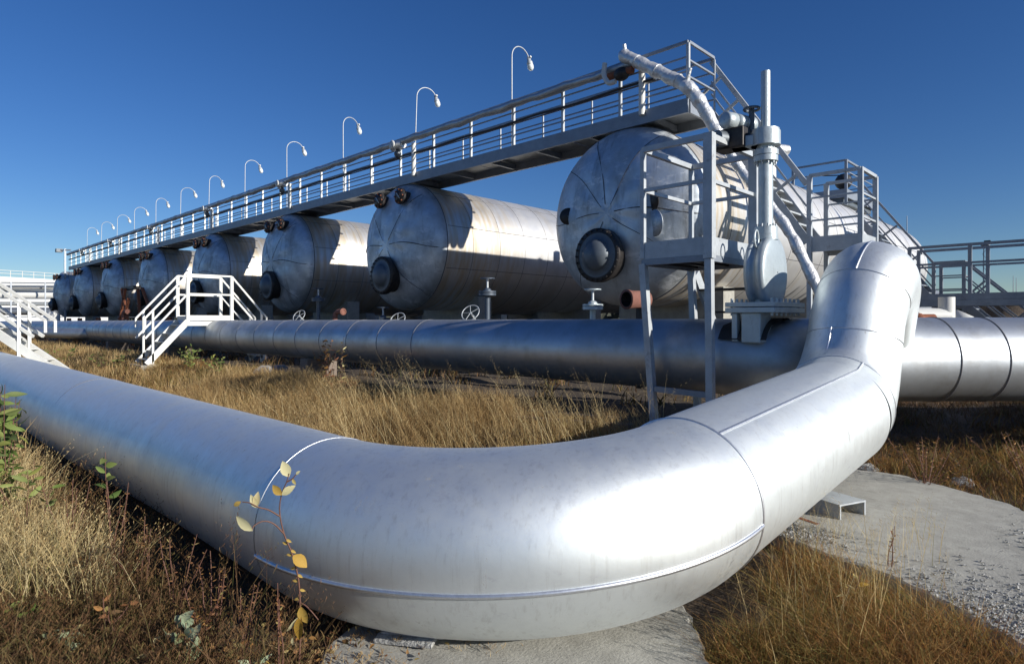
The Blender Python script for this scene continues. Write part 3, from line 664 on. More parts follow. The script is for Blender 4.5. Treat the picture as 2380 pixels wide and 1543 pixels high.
# ---------------- white stile over the header ----------------
def mk_stile():
    root = thing('white_stile', (6.6, 18.2, 0), 'white painted step-over stile with railed platform crossing the header pipe', 'stile')
    xa, xb, y0, y1, z = 5.9, 7.05, 17.83, 18.62, 1.68; rh = 1.15; q = 'white'
    mb = MB(); mb.box((xa, y0, z - .03), (xb, y1, z), q); mb.build('deck', root)
    mb = MB()
    mb.bar((xa, y0, z - .01), (xb, y0, z - .01), .03, .14, q); mb.bar((xa, y0, z - .16), (xb, y0, z - .16), .03, .12, q)
    mb.bar((xa, y1, z - .01), (xb, y1, z - .01), .03, .14, q); mb.bar((xa, y0 + .02, z - .02), (xa, y1 - .02, z - .02), .03, .12, q); mb.build('toe_board', root)
    slope = 1.15; La = 1.02
    for y in (y0, y1):
        mb = MB()
        for zz in (z + rh, z + rh * .55): mb.bar((xa, y, zz), (xb, y, zz), .045, .045, q)
        for sx, xe in ((-1, xa), (1, xb)):
            for zz in (z + rh, z + rh * .55):
                L_ = La if sx < 0 else 1.0
                mb.bar((xe, y, zz), (xe + sx * L_, y, zz - L_ * slope), .045, .045, q)
            mb.bar((xe + sx * L_, y, z + rh - L_ * slope), (xe + sx * L_, y, z + rh * .80 - L_ * slope), .045, .045, q)
        mb.build('handrail', root)
        for x in (xa, xb):
            m2 = MB(); m2.bar((x, y, z - .22 if y == y0 else z), (x, y, z + rh), .08, .08, q); m2.build('post', root)
        for x, L_ in ((xa - .84, .84), (xb + .85, .85)):
            m2 = MB(); m2.bar((x, y, z + rh - L_ * slope), (x, y, z - L_ * slope - .35), .05, .05, q); m2.build('post', root)
        for sx, xe in ((-1, xa), (1, xb)):
            m2 = MB(); m2.bar((xe, y, z - .1), (xe + sx * .98, y, z - 1.2), .05, .15, q); m2.build('stringer', root)
    for sx, xe in ((-1, xa), (1, xb)):
        mb = MB()
        for k in range(5): x = xe + sx * (.1 + k * .19); mb.box((x - .1, y0 + .03, z - .22 - k * .22), (x + .1, y1 - .03, z - .2 - k * .22), q)
        mb.build('tread', root)
    m2 = MB(); m2.box((4.75, 17.7, .3), (5.15, 18.8, .46), 'concrete'); m2.build('foot_block', root)
    return root
mk_stile()
# white stair at the left edge: descends toward the right, ends at about (2.6,16)
ls = thing('white_stair', (2.0, 16, 0), 'white painted stair with double handrails cut off by the left edge of the photo', 'stair')
A1 = Vector((2.52, 15.95, 1.60)); u_ = (Vector((2.52, 15.95, 0)) - Vector((1.75, 16.75, 0))); hl = u_.length; dirv = Vector((u_.x / hl, u_.y / hl, -.66)); side = Vector((-u_.y, u_.x, 0)).normalized() * .28
for s_, nm in ((0, 'a'), (1, 'b')):
    off = side * s_; mb = MB(); e = A1 + off
    mb.bar(e, e - dirv * 3.2, .055, .055, 'white'); mb.bar(e, e + Vector((0, 0, -.25)), .05, .05, 'white'); mb.build('handrail', ls)
    mb = MB(); mb.bar(e + Vector((0, 0, -.5)) - dirv * .25, e + Vector((0, 0, -.5)) - dirv * 3.2, .055, .055, 'white'); mb.build('middle_rail', ls)
    q_ = e - dirv * .55
    mb = MB(); mb.bar(q_, (q_.x, q_.y, .72), .06, .06, 'white'); mb.build('post', ls)
    q_ = e - dirv * 1.7
    mb = MB(); mb.bar(q_, (q_.x, q_.y, 1.3), .06, .06, 'white'); mb.build('post', ls)
    mb = MB(); b_ = e + Vector((0, 0, -.92)); mb.bar(b_ + dirv * .25, b_ - dirv * 3.2, .05, .17, 'white'); mb.build('stringer', ls)
for k in range(9):
    c = A1 + side * .5 - dirv * (.1 + k * .33) + Vector((0, 0, -.88)); MB().bar(c - side * .45, c + side * .45, .22, .02, 'white').build('tread', ls)

# ---------------- small valves and pipework behind the header ----------------
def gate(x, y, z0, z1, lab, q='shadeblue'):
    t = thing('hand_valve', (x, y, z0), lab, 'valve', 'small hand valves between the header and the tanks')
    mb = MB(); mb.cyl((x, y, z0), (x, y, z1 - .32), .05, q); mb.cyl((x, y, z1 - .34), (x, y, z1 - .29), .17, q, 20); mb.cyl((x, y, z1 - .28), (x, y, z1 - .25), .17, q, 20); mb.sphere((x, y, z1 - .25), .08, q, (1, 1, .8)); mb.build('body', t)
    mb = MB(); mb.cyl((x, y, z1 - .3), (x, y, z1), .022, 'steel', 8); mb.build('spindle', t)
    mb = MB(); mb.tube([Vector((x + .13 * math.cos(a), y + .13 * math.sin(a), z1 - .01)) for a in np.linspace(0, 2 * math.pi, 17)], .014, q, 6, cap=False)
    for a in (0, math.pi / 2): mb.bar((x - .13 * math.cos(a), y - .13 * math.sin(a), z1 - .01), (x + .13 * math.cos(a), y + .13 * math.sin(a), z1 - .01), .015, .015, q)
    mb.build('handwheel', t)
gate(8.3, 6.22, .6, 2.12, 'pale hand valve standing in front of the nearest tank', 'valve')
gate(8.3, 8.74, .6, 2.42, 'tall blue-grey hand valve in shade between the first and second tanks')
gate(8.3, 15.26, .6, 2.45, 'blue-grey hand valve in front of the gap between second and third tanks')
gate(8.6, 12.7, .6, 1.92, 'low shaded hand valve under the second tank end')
def wheel(x, y, z, lab, tilt=.6):
    t = thing('handwheel_valve', (x, y, z - .4), lab, 'valve', 'white handwheels above the header pipe')
    n = Vector((-.8, -.3, tilt)).normalized(); a_ = n.cross(Vector((0, 0, 1))).normalized(); b_ = n.cross(a_); c = Vector((x, y, z))
    mb = MB(); mb.tube([c + (a_ * math.cos(t_) + b_ * math.sin(t_)) * .17 for t_ in np.linspace(0, 2 * math.pi, 25)], .009, 'steel', 6, cap=False)
    for k in range(5): t_ = k * 2 * math.pi / 5; mb.tube([c, c + (a_ * math.cos(t_) + b_ * math.sin(t_)) * .17], .006, 'steel', 5)
    mb.build('wheel', t)
    mb = MB(); mb.cyl(c, c - n * .45, .02, 'steel', 8); mb.cyl(c - n * .45, c - n * .75, .1, 'valved'); mb.build('body', t)
wheel(7.6, 14.96, 1.72, 'white handwheel above the header, in front of the third tank')
wheel(7.6, 8.45, 1.74, 'white handwheel above the header, right of the second tank')
wheel(7.6, 10.7, 1.62, 'white handwheel barely showing above the header under the second tank')
wheel(7.6, 23.2, 1.68, 'white handwheel at the foot of the white stile steps')
def bend_vent(x, y, z, lab, m_='rustpink', r=.06, h=.25, L=.3):
    t = thing('vent_pipe', (x, y, z - .8), lab, 'pipe')
    mb = MB(); mb.tube(spline([(x, y, z - 1), (x, y, z - .2), (x + .02, y - .06, z), (x + .05, y - L, z + .01)], 6), r, m_, 12); mb.build('pipe_bend', t)
    mb = MB(); mb.lathe([(0, r), (0, r + .025), (.03, r + .025), (.03, r)], (x + .045, y - L + .02, z + .01), (0, -1, 0), m_, 14); mb.build('rim', t)
bend_vent(7.8, 13.55, 1.80, 'small pinkish hooked vent pipe with white collar behind the header')
bend_vent(8.2, 33.2, 2.0, 'small red hooked vent pipe by the rusty trestle', 'rustpink', .09, L=.5)
t_ = thing('pipe_stub', (8.4, 5.2, 1.9), 'open-ended red oxide pipe stub below the nearest tank', 'pipe')
mb = MB(); a_ = Vector((8.2, 5.5, 1.93)); d_ = Vector((.95, -.25, 0)).normalized()
mb.lathe([(0, .12), (0, .155), (.03, .155), (.03, .14), (.42, .14), (.42, .01)], a_, d_, 'rustpink', 28); mb.lathe([(.0, .12), (.3, .11), (.3, .005)], a_, d_, 'dark', 28); mb.build('stub', t_)
mb = MB(); mb.cyl(a_ + d_ * .36 + Vector((0, 0, -.1)), a_ + d_ * .36 + Vector((0, 0, -1.4)), .12, 'dark'); mb.build('support', t_)
# rusty trestle
t_ = thing('trestle', (8.3, 33.4, 0), 'rusty steel trestle on crossed legs in front of the sixth tank', 'trestle')
for a_, b_ in (((8.3, 34.9, .5), (8.3, 33.3, 3.1)), ((8.3, 32.2, .5), (8.3, 33.9, 3.1)), ((8.9, 33.0, .5), (8.9, 33.6, 3.1)), ((8.9, 31.4, 1.8), (8.9, 32.9, 3.1)), ((8.3, 33.9, 1.2), (8.3, 32.8, 2.6))):
    m2 = MB(); m2.bar(a_, b_, .11, .11, 'rust'); m2.build('leg', t_)
m2 = MB(); m2.bar((8.5, 34.2, 3.12), (8.5, 32.2, 3.12), .3, .14, 'dark'); m2.build('top_beam', t_)
for k, y in enumerate((29.5, 37.0, 41.5, 46, 49)):
    o = MB().cyl((9.0, y, 0), (9.0, y, 1.75), .13, 'rust').build('pipe_post'); tag(o, 'rusty upright pipe post below the %s' % ['fifth tank', 'trestle on its left side', 'sixth tank', 'seventh tank', 'seventh tank, farther of two'][k], 'post', 'rusty posts under the far tanks')
# second low pipe behind the header (shade) and cross pipes
mb = MB(); mb.tube([Vector((8.9, 70, 1.35)), Vector((8.9, 4.5, 1.35))], .15, 'header', 20)
o = mb.build('low_pipe'); tag(o, 'thin low pipe in shade running under the tank ends behind the header', 'pipe')

# ---------------- far left: big storage tank and pipe rack ----------------
ft = thing('white_storage_tank', (20, 150, 0), 'huge white cylindrical storage tank far away at the left edge', 'tank')
cx, cy, rad = 8.0, 170.0, 34.0
mb = MB(); mb.lathe([(0, rad), (9.1, rad), (9.1, rad - .3), (10.2, 0.1)], (cx, cy, 0), (0, 0, 1), 'tankwhite', 96); mb.build('wall', ft)
mb = MB(); mb.lathe([(6.7, rad + .15), (6.7, rad + 1.0), (7.2, rad + 1.0), (7.2, rad + .15)], (cx, cy, 0), (0, 0, 1), 'valved', 96); mb.build('ledge', ft)
mb = MB()
for zz in (9.7, 10.2): mb.tube([Vector((cx + rad * math.cos(a), cy + rad * math.sin(a), zz)) for a in np.linspace(0, 2 * math.pi, 97)], .05, 'white', 5, cap=False)
for a in np.linspace(0, 2 * math.pi, 120, endpoint=False): mb.cyl((cx + rad * math.cos(a), cy + rad * math.sin(a), 9.1), (cx + rad * math.cos(a), cy + rad * math.sin(a), 10.2), .05, 'white', 5)
mb.build('railing', ft)
FD = Vector((CC, CS, 0)); RTV = Vector((CS, -CC, 0))
for k, (z, r, q, lb) in enumerate(((5.2, .28, 'tankwhite', 'topmost thin white pipe of the far rack'), (4.3, .40, 'tankwhite', 'thick white pipe high on the far rack'), (3.4, .22, 'steel', 'grey thin pipe halfway up the far rack'),
        (2.6, .42, 'header', 'thick grey pipe in the middle of the far rack'), (1.3, .22, 'dark', 'dark low pipe of the far rack'), (.9, .30, 'tankwhite', 'lowest white pipe of the far rack'))):
    a_ = FD * (64 + k * .8) + RTV * -66; b_ = FD * (68 + k * .8) + RTV * -38
    mb = MB(); mb.cyl((a_.x, a_.y, z), (b_.x, b_.y, z), r, q, 16); o = mb.build('rack_pipe'); tag(o, lb, 'pipe', 'pipes on the far rack')
rk = thing('pipe_rack', (0, 66, 0), 'steel frame carrying the pipes far off at the left edge', 'rack')
for k in range(9):
    c = FD * (63 + k * .5) + RTV * (-65 + k * 3.2)
    m2 = MB(); m2.bar((c.x, c.y, 0), (c.x, c.y, 5.6), .12, .12, 'steel_b'); m2.build('post', rk)
mb = MB(); a_ = FD * 63 + RTV * -66; b_ = FD * 67 + RTV * -39
for z in (5.55, 3.9, 2.0): mb.bar((a_.x, a_.y, z), (b_.x, b_.y, z), .12, .12, 'steel_b')
mb.build('beam', rk)
o = MB().tube([Vector((1.2, 60, 1.1)), Vector((4.6, 36, 1.1)), Vector((5.6, 32.5, 1.05)), Vector((6.7, 30.8, 1.05))], .22, 'header', 18).build('side_pipe'); tag(o, 'pale pipe joining the header far off behind the white stair', 'pipe')
t_ = thing('small_drum', (7.5, 52, 0), 'little white drum on a stand far off by the pipe rack', 'drum')
c = FD * 40 + RTV * -29.5; MB().lathe([(0, .01), (0, .42), (.1, .45), (.9, .45), (1.0, .40), (1.15, .2), (1.2, .01)], (c.x, c.y, 1.0), (0, 0, 1), 'white', 20).build('shell', t_)
MB().cyl((c.x, c.y, 0), (c.x, c.y, 1.0), .3, 'steel').build('stand', t_)

# ---------------- far right: mound, masts, shed, pipe ends ----------------
def mast(x, d, h, lab, lattice=False, lampy=False):
    r = (x - 1190) / 1450 * d; p = RTV * r + FD * d
    t = thing('mast', (p.x, p.y, 0), lab, 'mast', 'distant masts on the skyline')
    mb = MB(); wd = .3 if lattice else .06
    if lattice:
        for sx in (-1, 1):
            for sy in (-1, 1): mb.bar((p.x + sx * wd, p.y + sy * wd, 0), (p.x + sx * wd * .6, p.y + sy * wd * .6, h), .09, .09, 'steel_b')
        for k in range(int(h / .9)):
            z = k * .9; s_ = 1 if k % 2 else -1; mb.bar((p.x - wd * s_, p.y - wd, z), (p.x + wd * s_, p.y - wd, z + .9), .05, .05, 'steel_b'); mb.bar((p.x - wd, p.y + wd * s_, z), (p.x - wd, p.y - wd * s_, z + .9), .05, .05, 'steel_b')
        mb.box((p.x - .7, p.y - .5, h), (p.x + .7, p.y + .5, h + .25), 'steel_b')
    else: mb.cyl((p.x, p.y, 0), (p.x, p.y, h), .12, 'steel_b', 8, r2=.04)
    mb.build('pole', t)
    if lampy: MB().sphere((p.x, p.y, h * .62), .55, 'dark', (1, 1, .8)).build('lamp', t)
    if lattice and lampy is False: MB().box((p.x + .2, p.y - .6, h + .3), (p.x + .7, p.y + .2, h + .8), 'dark').build('floodlight', t)
mast(2108, 80, 15.0, 'thin far mast with a round lamp beside the second stair', lampy=True); mast(2290, 95, 13.0, 'far lattice mast with a small platform at the right', lattice=True)
mast(2355, 120, 10.2, 'left of two thin far aerials near the right edge'); mast(2362, 120, 9.8, 'right of two thin far aerials near the right edge')
mast(2103, 90, 12.5, 'thin far mast just left of the one with a round lamp')
sh = thing('shed', (60, 10, 0), 'small grey-roofed shed far off beyond the footbridge', 'shed')
def PP(x, d, z=0): r = (x - 1190) / 1450 * d; p = RTV * r + FD * d; return Vector((p.x, p.y, z))
a_ = PP(2130, 75); b_ = PP(2188, 75); dd = (b_ - a_).normalized(); nn = Vector((-dd.y, dd.x, 0))
mb = MB(); q = [a_, b_, b_ + nn * 5, a_ + nn * 5]
mb.add([(*p.xy, 0) for p in q] + [(*p.xy, 4.6) for p in q], [(0, 1, 5, 4), (1, 2, 6, 5), (2, 3, 7, 6), (3, 0, 4, 7)], 'steel_b'); mb.build('wall', sh)
rp = [a_ - nn * .4 - dd * .3, b_ - nn * .4 + dd * .3, b_ + nn * 5.4 + dd * .3, a_ + nn * 5.4 - dd * .3]
mb = MB(); m1 = (rp[0] + rp[3]) / 2; m2_ = (rp[1] + rp[2]) / 2
mb.add([(*rp[0].xy, 4.62), (*rp[1].xy, 4.62), (*rp[2].xy, 4.62), (*rp[3].xy, 4.62), (*m1.xy, 5.8), (*m2_.xy, 5.8)], [(0, 1, 5, 4), (2, 3, 4, 5), (0, 4, 3), (1, 2, 5), (3, 2, 1, 0)], 'steel'); mb.build('roof', sh)
# brown mound behind the right-hand pipe
def mound(name, c, rx, ry, h, q, lab, rot=0.0, seed=3, cat='mound'):
    rg = np.random.default_rng(seed); mb = MB(); vs = []; fs = []; S_ = 40; K = 12
    ph = rg.uniform(0, 6.28, 6)
    for i in range(K + 1):
        t = i / K
        for k in range(S_):
            a = 2 * math.pi * k / S_; rr2 = 1 + .15 * math.sin(3 * a + ph[0]) + .09 * math.sin(7 * a + ph[1])
            x = rx * t * rr2 * math.cos(a); y_ = ry * t * rr2 * math.sin(a); z = h * (1 - t * t) * (1 + .22 * math.sin(2.5 * x + ph[2]) * math.cos(2.2 * y_ + ph[3])) - .05
            vs.append((c[0] + x * math.cos(rot) - y_ * math.sin(rot), c[1] + x * math.sin(rot) + y_ * math.cos(rot), c[2] + z))
    for i in range(K):
        for k in range(S_): fs.append((i * S_ + k, (i + 1) * S_ + k, (i + 1) * S_ + (k + 1) % S_, i * S_ + (k + 1) % S_))
    mb.add(vs, fs, q, True); o = mb.build(name); return tag(o, lab, cat)
o = mound('soil_mound', PP(2340, 18, .1), 5.0, 2.4, 1.95, 'ground', 'brown earth mound behind the right-hand pipe', -ANG)
tag(o, kind='structure')
t_ = thing('pipe_end', PP(2235, 12, .9), 'white cut-off pipe end lying behind the right-hand pipe', 'pipe')
a_ = PP(2215, 13, 1.62); b_ = PP(2262, 12.6, 1.45); mb = MB(); mb.lathe([(0, .02), (.02, .22), (.5, .2), (.52, .02)], a_, (b_ - a_), 'white', 24); mb.build('shell', t_)
MB().box((a_.x - .2, a_.y - .4, .1), (a_.x + .3, a_.y + .1, 1.45), 'dark').build('support', t_)
t_ = thing('branch_pipe', PP(2180, 11, .9), 'white branch pipe with rusty flanges just right of the hooked pipe', 'pipe')
a_ = PP(2125, 12, 1.68); b_ = PP(2200, 12, 1.68); mb = MB(); mb.cyl(a_, b_, .16, 'white'); c = PP(2197, 12, 2.1); mb.cyl((b_.x, b_.y, 1.6), (b_.x, b_.y, 2.05), .14, 'white'); mb.build('pipe_run', t_)
a_ = PP(2135, 11.5, 1.62); MB().sphere(a_, .12, 'rust').cyl(a_, a_ + Vector((.2, -.2, 0)), .1, 'rust').cyl(a_ + Vector((.1, -.1, -1)), a_ + Vector((.1, -.1, 0)), .06, 'rust').build('flange', t_)
b_ = PP(2160, 11.5, 1.6); MB().sphere(b_, .11, 'rust').build('flange', t_)
# far treeline strip (one wood)
rg = np.random.default_rng(5); vs = []; fs = []; N = 9000
a = rg.uniform(-80, 80, N); dist = rg.uniform(230, 330, N); hh = rg.uniform(.2, 5.5, N) + 2 * np.sin(a * .35) + 1.5
px = dist * np.cos(ANG + np.radians(a)); py = dist * np.sin(ANG + np.radians(a))
for k in range(N):
    s_ = rg.uniform(1.0, 2.4); z = hh[k]; t0 = rg.uniform(0, 6.28); o0 = len(vs); dx, dy = math.cos(t0) * s_, math.sin(t0) * s_
    vs += [(px[k] - dx, py[k] - dy, z - s_), (px[k] + dx, py[k] + dy, z - s_ * .8), (px[k], py[k], z + s_ * 1.2)]; fs.append((o0, o0 + 1, o0 + 2))
mb = MB(); mb.add(vs, fs, 'far'); o = mb.build('far_wood'); tag(o, kind='stuff', label='dark low treeline along the horizon', cat='trees')

def inpoly(p, poly):
    x, y = p[:, 0], p[:, 1]; r = np.zeros(len(p), bool); n_ = len(poly); j = n_ - 1
    for i in range(n_):
        xi, yi = poly[i]; xj, yj = poly[j]
        c = ((yi > y) != (yj > y)) & (x < (xj - xi) * (y - yi) / (yj - yi + 1e-9) + xi); r ^= c; j = i
    return r
SA = [(3.12, 1.71), (2.64, 1.32), (2.2, .95), (1.2, 1.2), (.9, 2.0), (1.55, 2.75), (2.0, 2.9), (2.9, 2.6)]
SB = [(7.0, 2.25), (7.08, 1.55), (6.82, 1.05), (6.62, .70), (6.2, .35), (5.9, -.15), (4.9, -.7), (3.5, -.9), (3.25, -.35), (3.55, .10), (3.97, .56), (4.25, 1.0), (4.36, 1.43), (4.52, 1.86), (5.0, 2.35), (6.2, 2.7)]
# ---------------- concrete slabs and debris ----------------
def slab(poly, z, th, name, label, q='concrete', seed=1, rough=.02):
    rg = random.Random(seed); P = []
    for i in range(len(poly)):
        a = Vector((*poly[i], 0)); b = Vector((*poly[(i + 1) % len(poly)], 0)); L = (b - a).length; k = max(2, int(L / .06))
        for j in range(k): P.append(a + (b - a) * (j / k) + Vector((rg.uniform(-rough, rough), rg.uniform(-rough, rough), 0)))
    nP = len(P); c = sum(P, Vector()) / nP; mb = MB(); vs = []
    for s_ in (1.0, .985): vs += [(c.x + (p.x - c.x) * s_, c.y + (p.y - c.y) * s_, z - (.012 if s_ == 1 else 0)) for p in P]
    vs += [(p.x, p.y, z - th) for p in P]
    K = 10; fs = []
    for i in range(nP):
        j = (i + 1) % nP; fs.append((i, j, nP + j, nP + i)); fs.append((2 * nP + i, 2 * nP + j, j, i))
    fs.append(tuple(nP + i for i in range(nP)))
    mb.add(vs, fs, q); o = mb.build(name); return tag(o, label, 'slab')
slab([(3.12, 1.71), (2.64, 1.32), (2.2, .95), (1.2, 1.2), (.9, 2.0), (1.55, 2.75), (2.0, 2.9), (2.9, 2.6)], .045, .12, 'concrete_slab', 'rough concrete slab directly under the elbow of the foreground pipe', seed=3)
slab([(7.0, 2.25), (7.08, 1.55), (6.82, 1.05), (6.62, .70), (6.2, .35), (5.9, -.15), (4.9, -.7), (3.5, -.9), (3.25, -.35), (3.55, .10), (3.97, .56), (4.25, 1.0), (4.36, 1.43), (4.52, 1.86), (5.0, 2.35), (6.2, 2.7)], .085, .25, 'concrete_slab', 'large pale concrete slab lying on the ground at the right', seed=4)
# steel channel under the pipe on the slab
t_ = thing('pipe_rest', (5.2, 1.8, .03), 'galvanised steel box channel under the pipe on the right-hand slab', 'support')
mb = MB(); a_ = Vector((5.35, 2.05, 0)); b_ = Vector((5.15, 1.52, 0)); u2 = (b_ - a_).normalized(); v2 = Vector((-u2.y, u2.x, 0))
mb.bar(a_ + Vector((0, 0, .13)), b_ + Vector((0, 0, .13)), .012, .11, 'steel', up=(0, 0, 1)); mb.bar(a_ + v2 * .28 + Vector((0, 0, .13)), b_ + v2 * .28 + Vector((0, 0, .13)), .012, .11, 'steel')
c_ = (a_ + b_) / 2 + v2 * .14
mb.bar(a_ + v2 * .14 + Vector((0, 0, .192)), b_ + v2 * .14 + Vector((0, 0, .192)), .30, .012, 'steel'); mb.build('channel', t_)
m2 = MB(); m2.bar(a_ - v2 * .25 + Vector((0, 0, .075)), b_ - v2 * .25 + Vector((0, 0, .075)), .04, .025, 'rust'); m2.build('bar', t_)
m2 = MB(); m2.add([(5.45, 2.1, .1), (5.3, 1.75, .19), (5.5, 1.7, .30), (5.62, 1.95, .12)], [(0, 1, 2, 3)], 'steel'); m2.build('bent_plate', t_)
o = MB().box((-.17, -.035, 0), (.13, .035, .018), 'rubble').box((-.15, .01, .02), (.17, .045, .032), 'rubble').build('broken_batten'); o.location = (1.80, 2.44, .062); o.rotation_euler = (R_(8), R_(-3), R_(-62))
tag(o, 'broken pale batten lying at the edge of the slab under the elbow', 'debris')
# chunks
for k, (x, y, s_, lb) in enumerate(((7.5, 1.1, .12, 'pale concrete lump in the weeds behind the right-hand slab'), (7.3, 1.9, .12, 'flat broken concrete piece against the pipe base at right'), (6.0, 13.0, .35, 'flat pale stone in the shade below the header pipe'))):
    rg = random.Random(k); mb = MB(); mb.sphere((0, 0, 0), s_, 'rubble', (1.3, .9, .45), 9, 6); mb.v = [(x_ + rg.uniform(-.2, .2) * s_, y_ + rg.uniform(-.2, .2) * s_, z_ + rg.uniform(-.1, .1) * s_) for x_, y_, z_ in mb.v]
    mb.sm = [False] * len(mb.sm); o = mb.build('concrete_lump'); o.location = (x, y, G(x, y) + s_ * .2); tag(o, lb, 'debris')
# planks and brick rubble by the header
for k, (x, y, L, a, lb) in enumerate(((5.75, 5.3, 2.6, 92, 'long weathered plank in the shade under the near header'), (5.55, 4.7, 2.0, 96, 'shorter plank lying nearer the grass below the header'), (5.9, 8.6, 1.6, 85, 'reddish plank among brick rubble under the header'), (6.0, 17, 2.2, 90, 'far plank below the header near the stile'))):
    mb = MB(); mb.box((-L / 2, -.09, 0), (L / 2, .09, .035), 'wood'); o = mb.build('plank'); o.location = (x, y, G(x, y) + .05); o.rotation_euler = (R_(3), R_(2), R_(a)); tag(o, lb, 'plank', 'old planks by the header')
mb = MB(); rg = random.Random(9)
for k in range(420):
    y = rg.choice([rg.gauss(7.2, .6), rg.gauss(8.8, .7), rg.gauss(5.6, .5)]); x = 5.75 + rg.gauss(0, .13); s_ = rg.uniform(.02, .07); z = G(x, y) + rg.uniform(.0, .09); a = rg.uniform(0, 3)
    mb.bar((x - s_ * math.cos(a), y - s_ * math.sin(a), z), (x + s_ * math.cos(a), y + s_ * math.sin(a), z + rg.uniform(-.02, .03)), s_ * 1.1, s_ * .6, 'brick')
o = mb.build('brick_rubble'); tag(o, 'reddish brick rubble in the shade below the header', 'rubble', kind='stuff')
mb = MB()
for k in range(5200):
    x, y = rg.choice([(rg.gauss(4.3, .28), rg.gauss(.35, .35)), (rg.gauss(4.62, .10), rg.gauss(1.72, .2)), (rg.gauss(5.7, .25), rg.gauss(.2, .15)), (rg.gauss(3.95, .15), rg.gauss(.3, .3))]); s_ = rg.uniform(.004, .006 + .013 * rg.random() ** 2); z = .088 + s_ * .3; j_ = [rg.uniform(.5, 1.3) for _ in range(6)]; w1 = rg.uniform(-.6, .6)
    if not inpoly(np.array([[x, y]]), SB)[0]: continue
    mb.add([(x + s_ * j_[q_] * (dx + dz * w1), y + s_ * j_[q_] * (dy - dz * w1), z + s_ * j_[q_] * dz * .7) for q_, (dx, dy, dz) in enumerate(((1, 0, 0), (-1, 0, 0), (0, 1, 0), (0, -1, 0), (0, 0, 1), (0, 0, -1)))],
           [(0, 2, 4), (2, 1, 4), (1, 3, 4), (3, 0, 4), (2, 0, 5), (1, 2, 5), (3, 1, 5), (0, 3, 5)], 'rubble')
o = mb.build('gravel'); tag(o, 'loose pale gravel over the edge of the right-hand slab', 'gravel', kind='stuff')

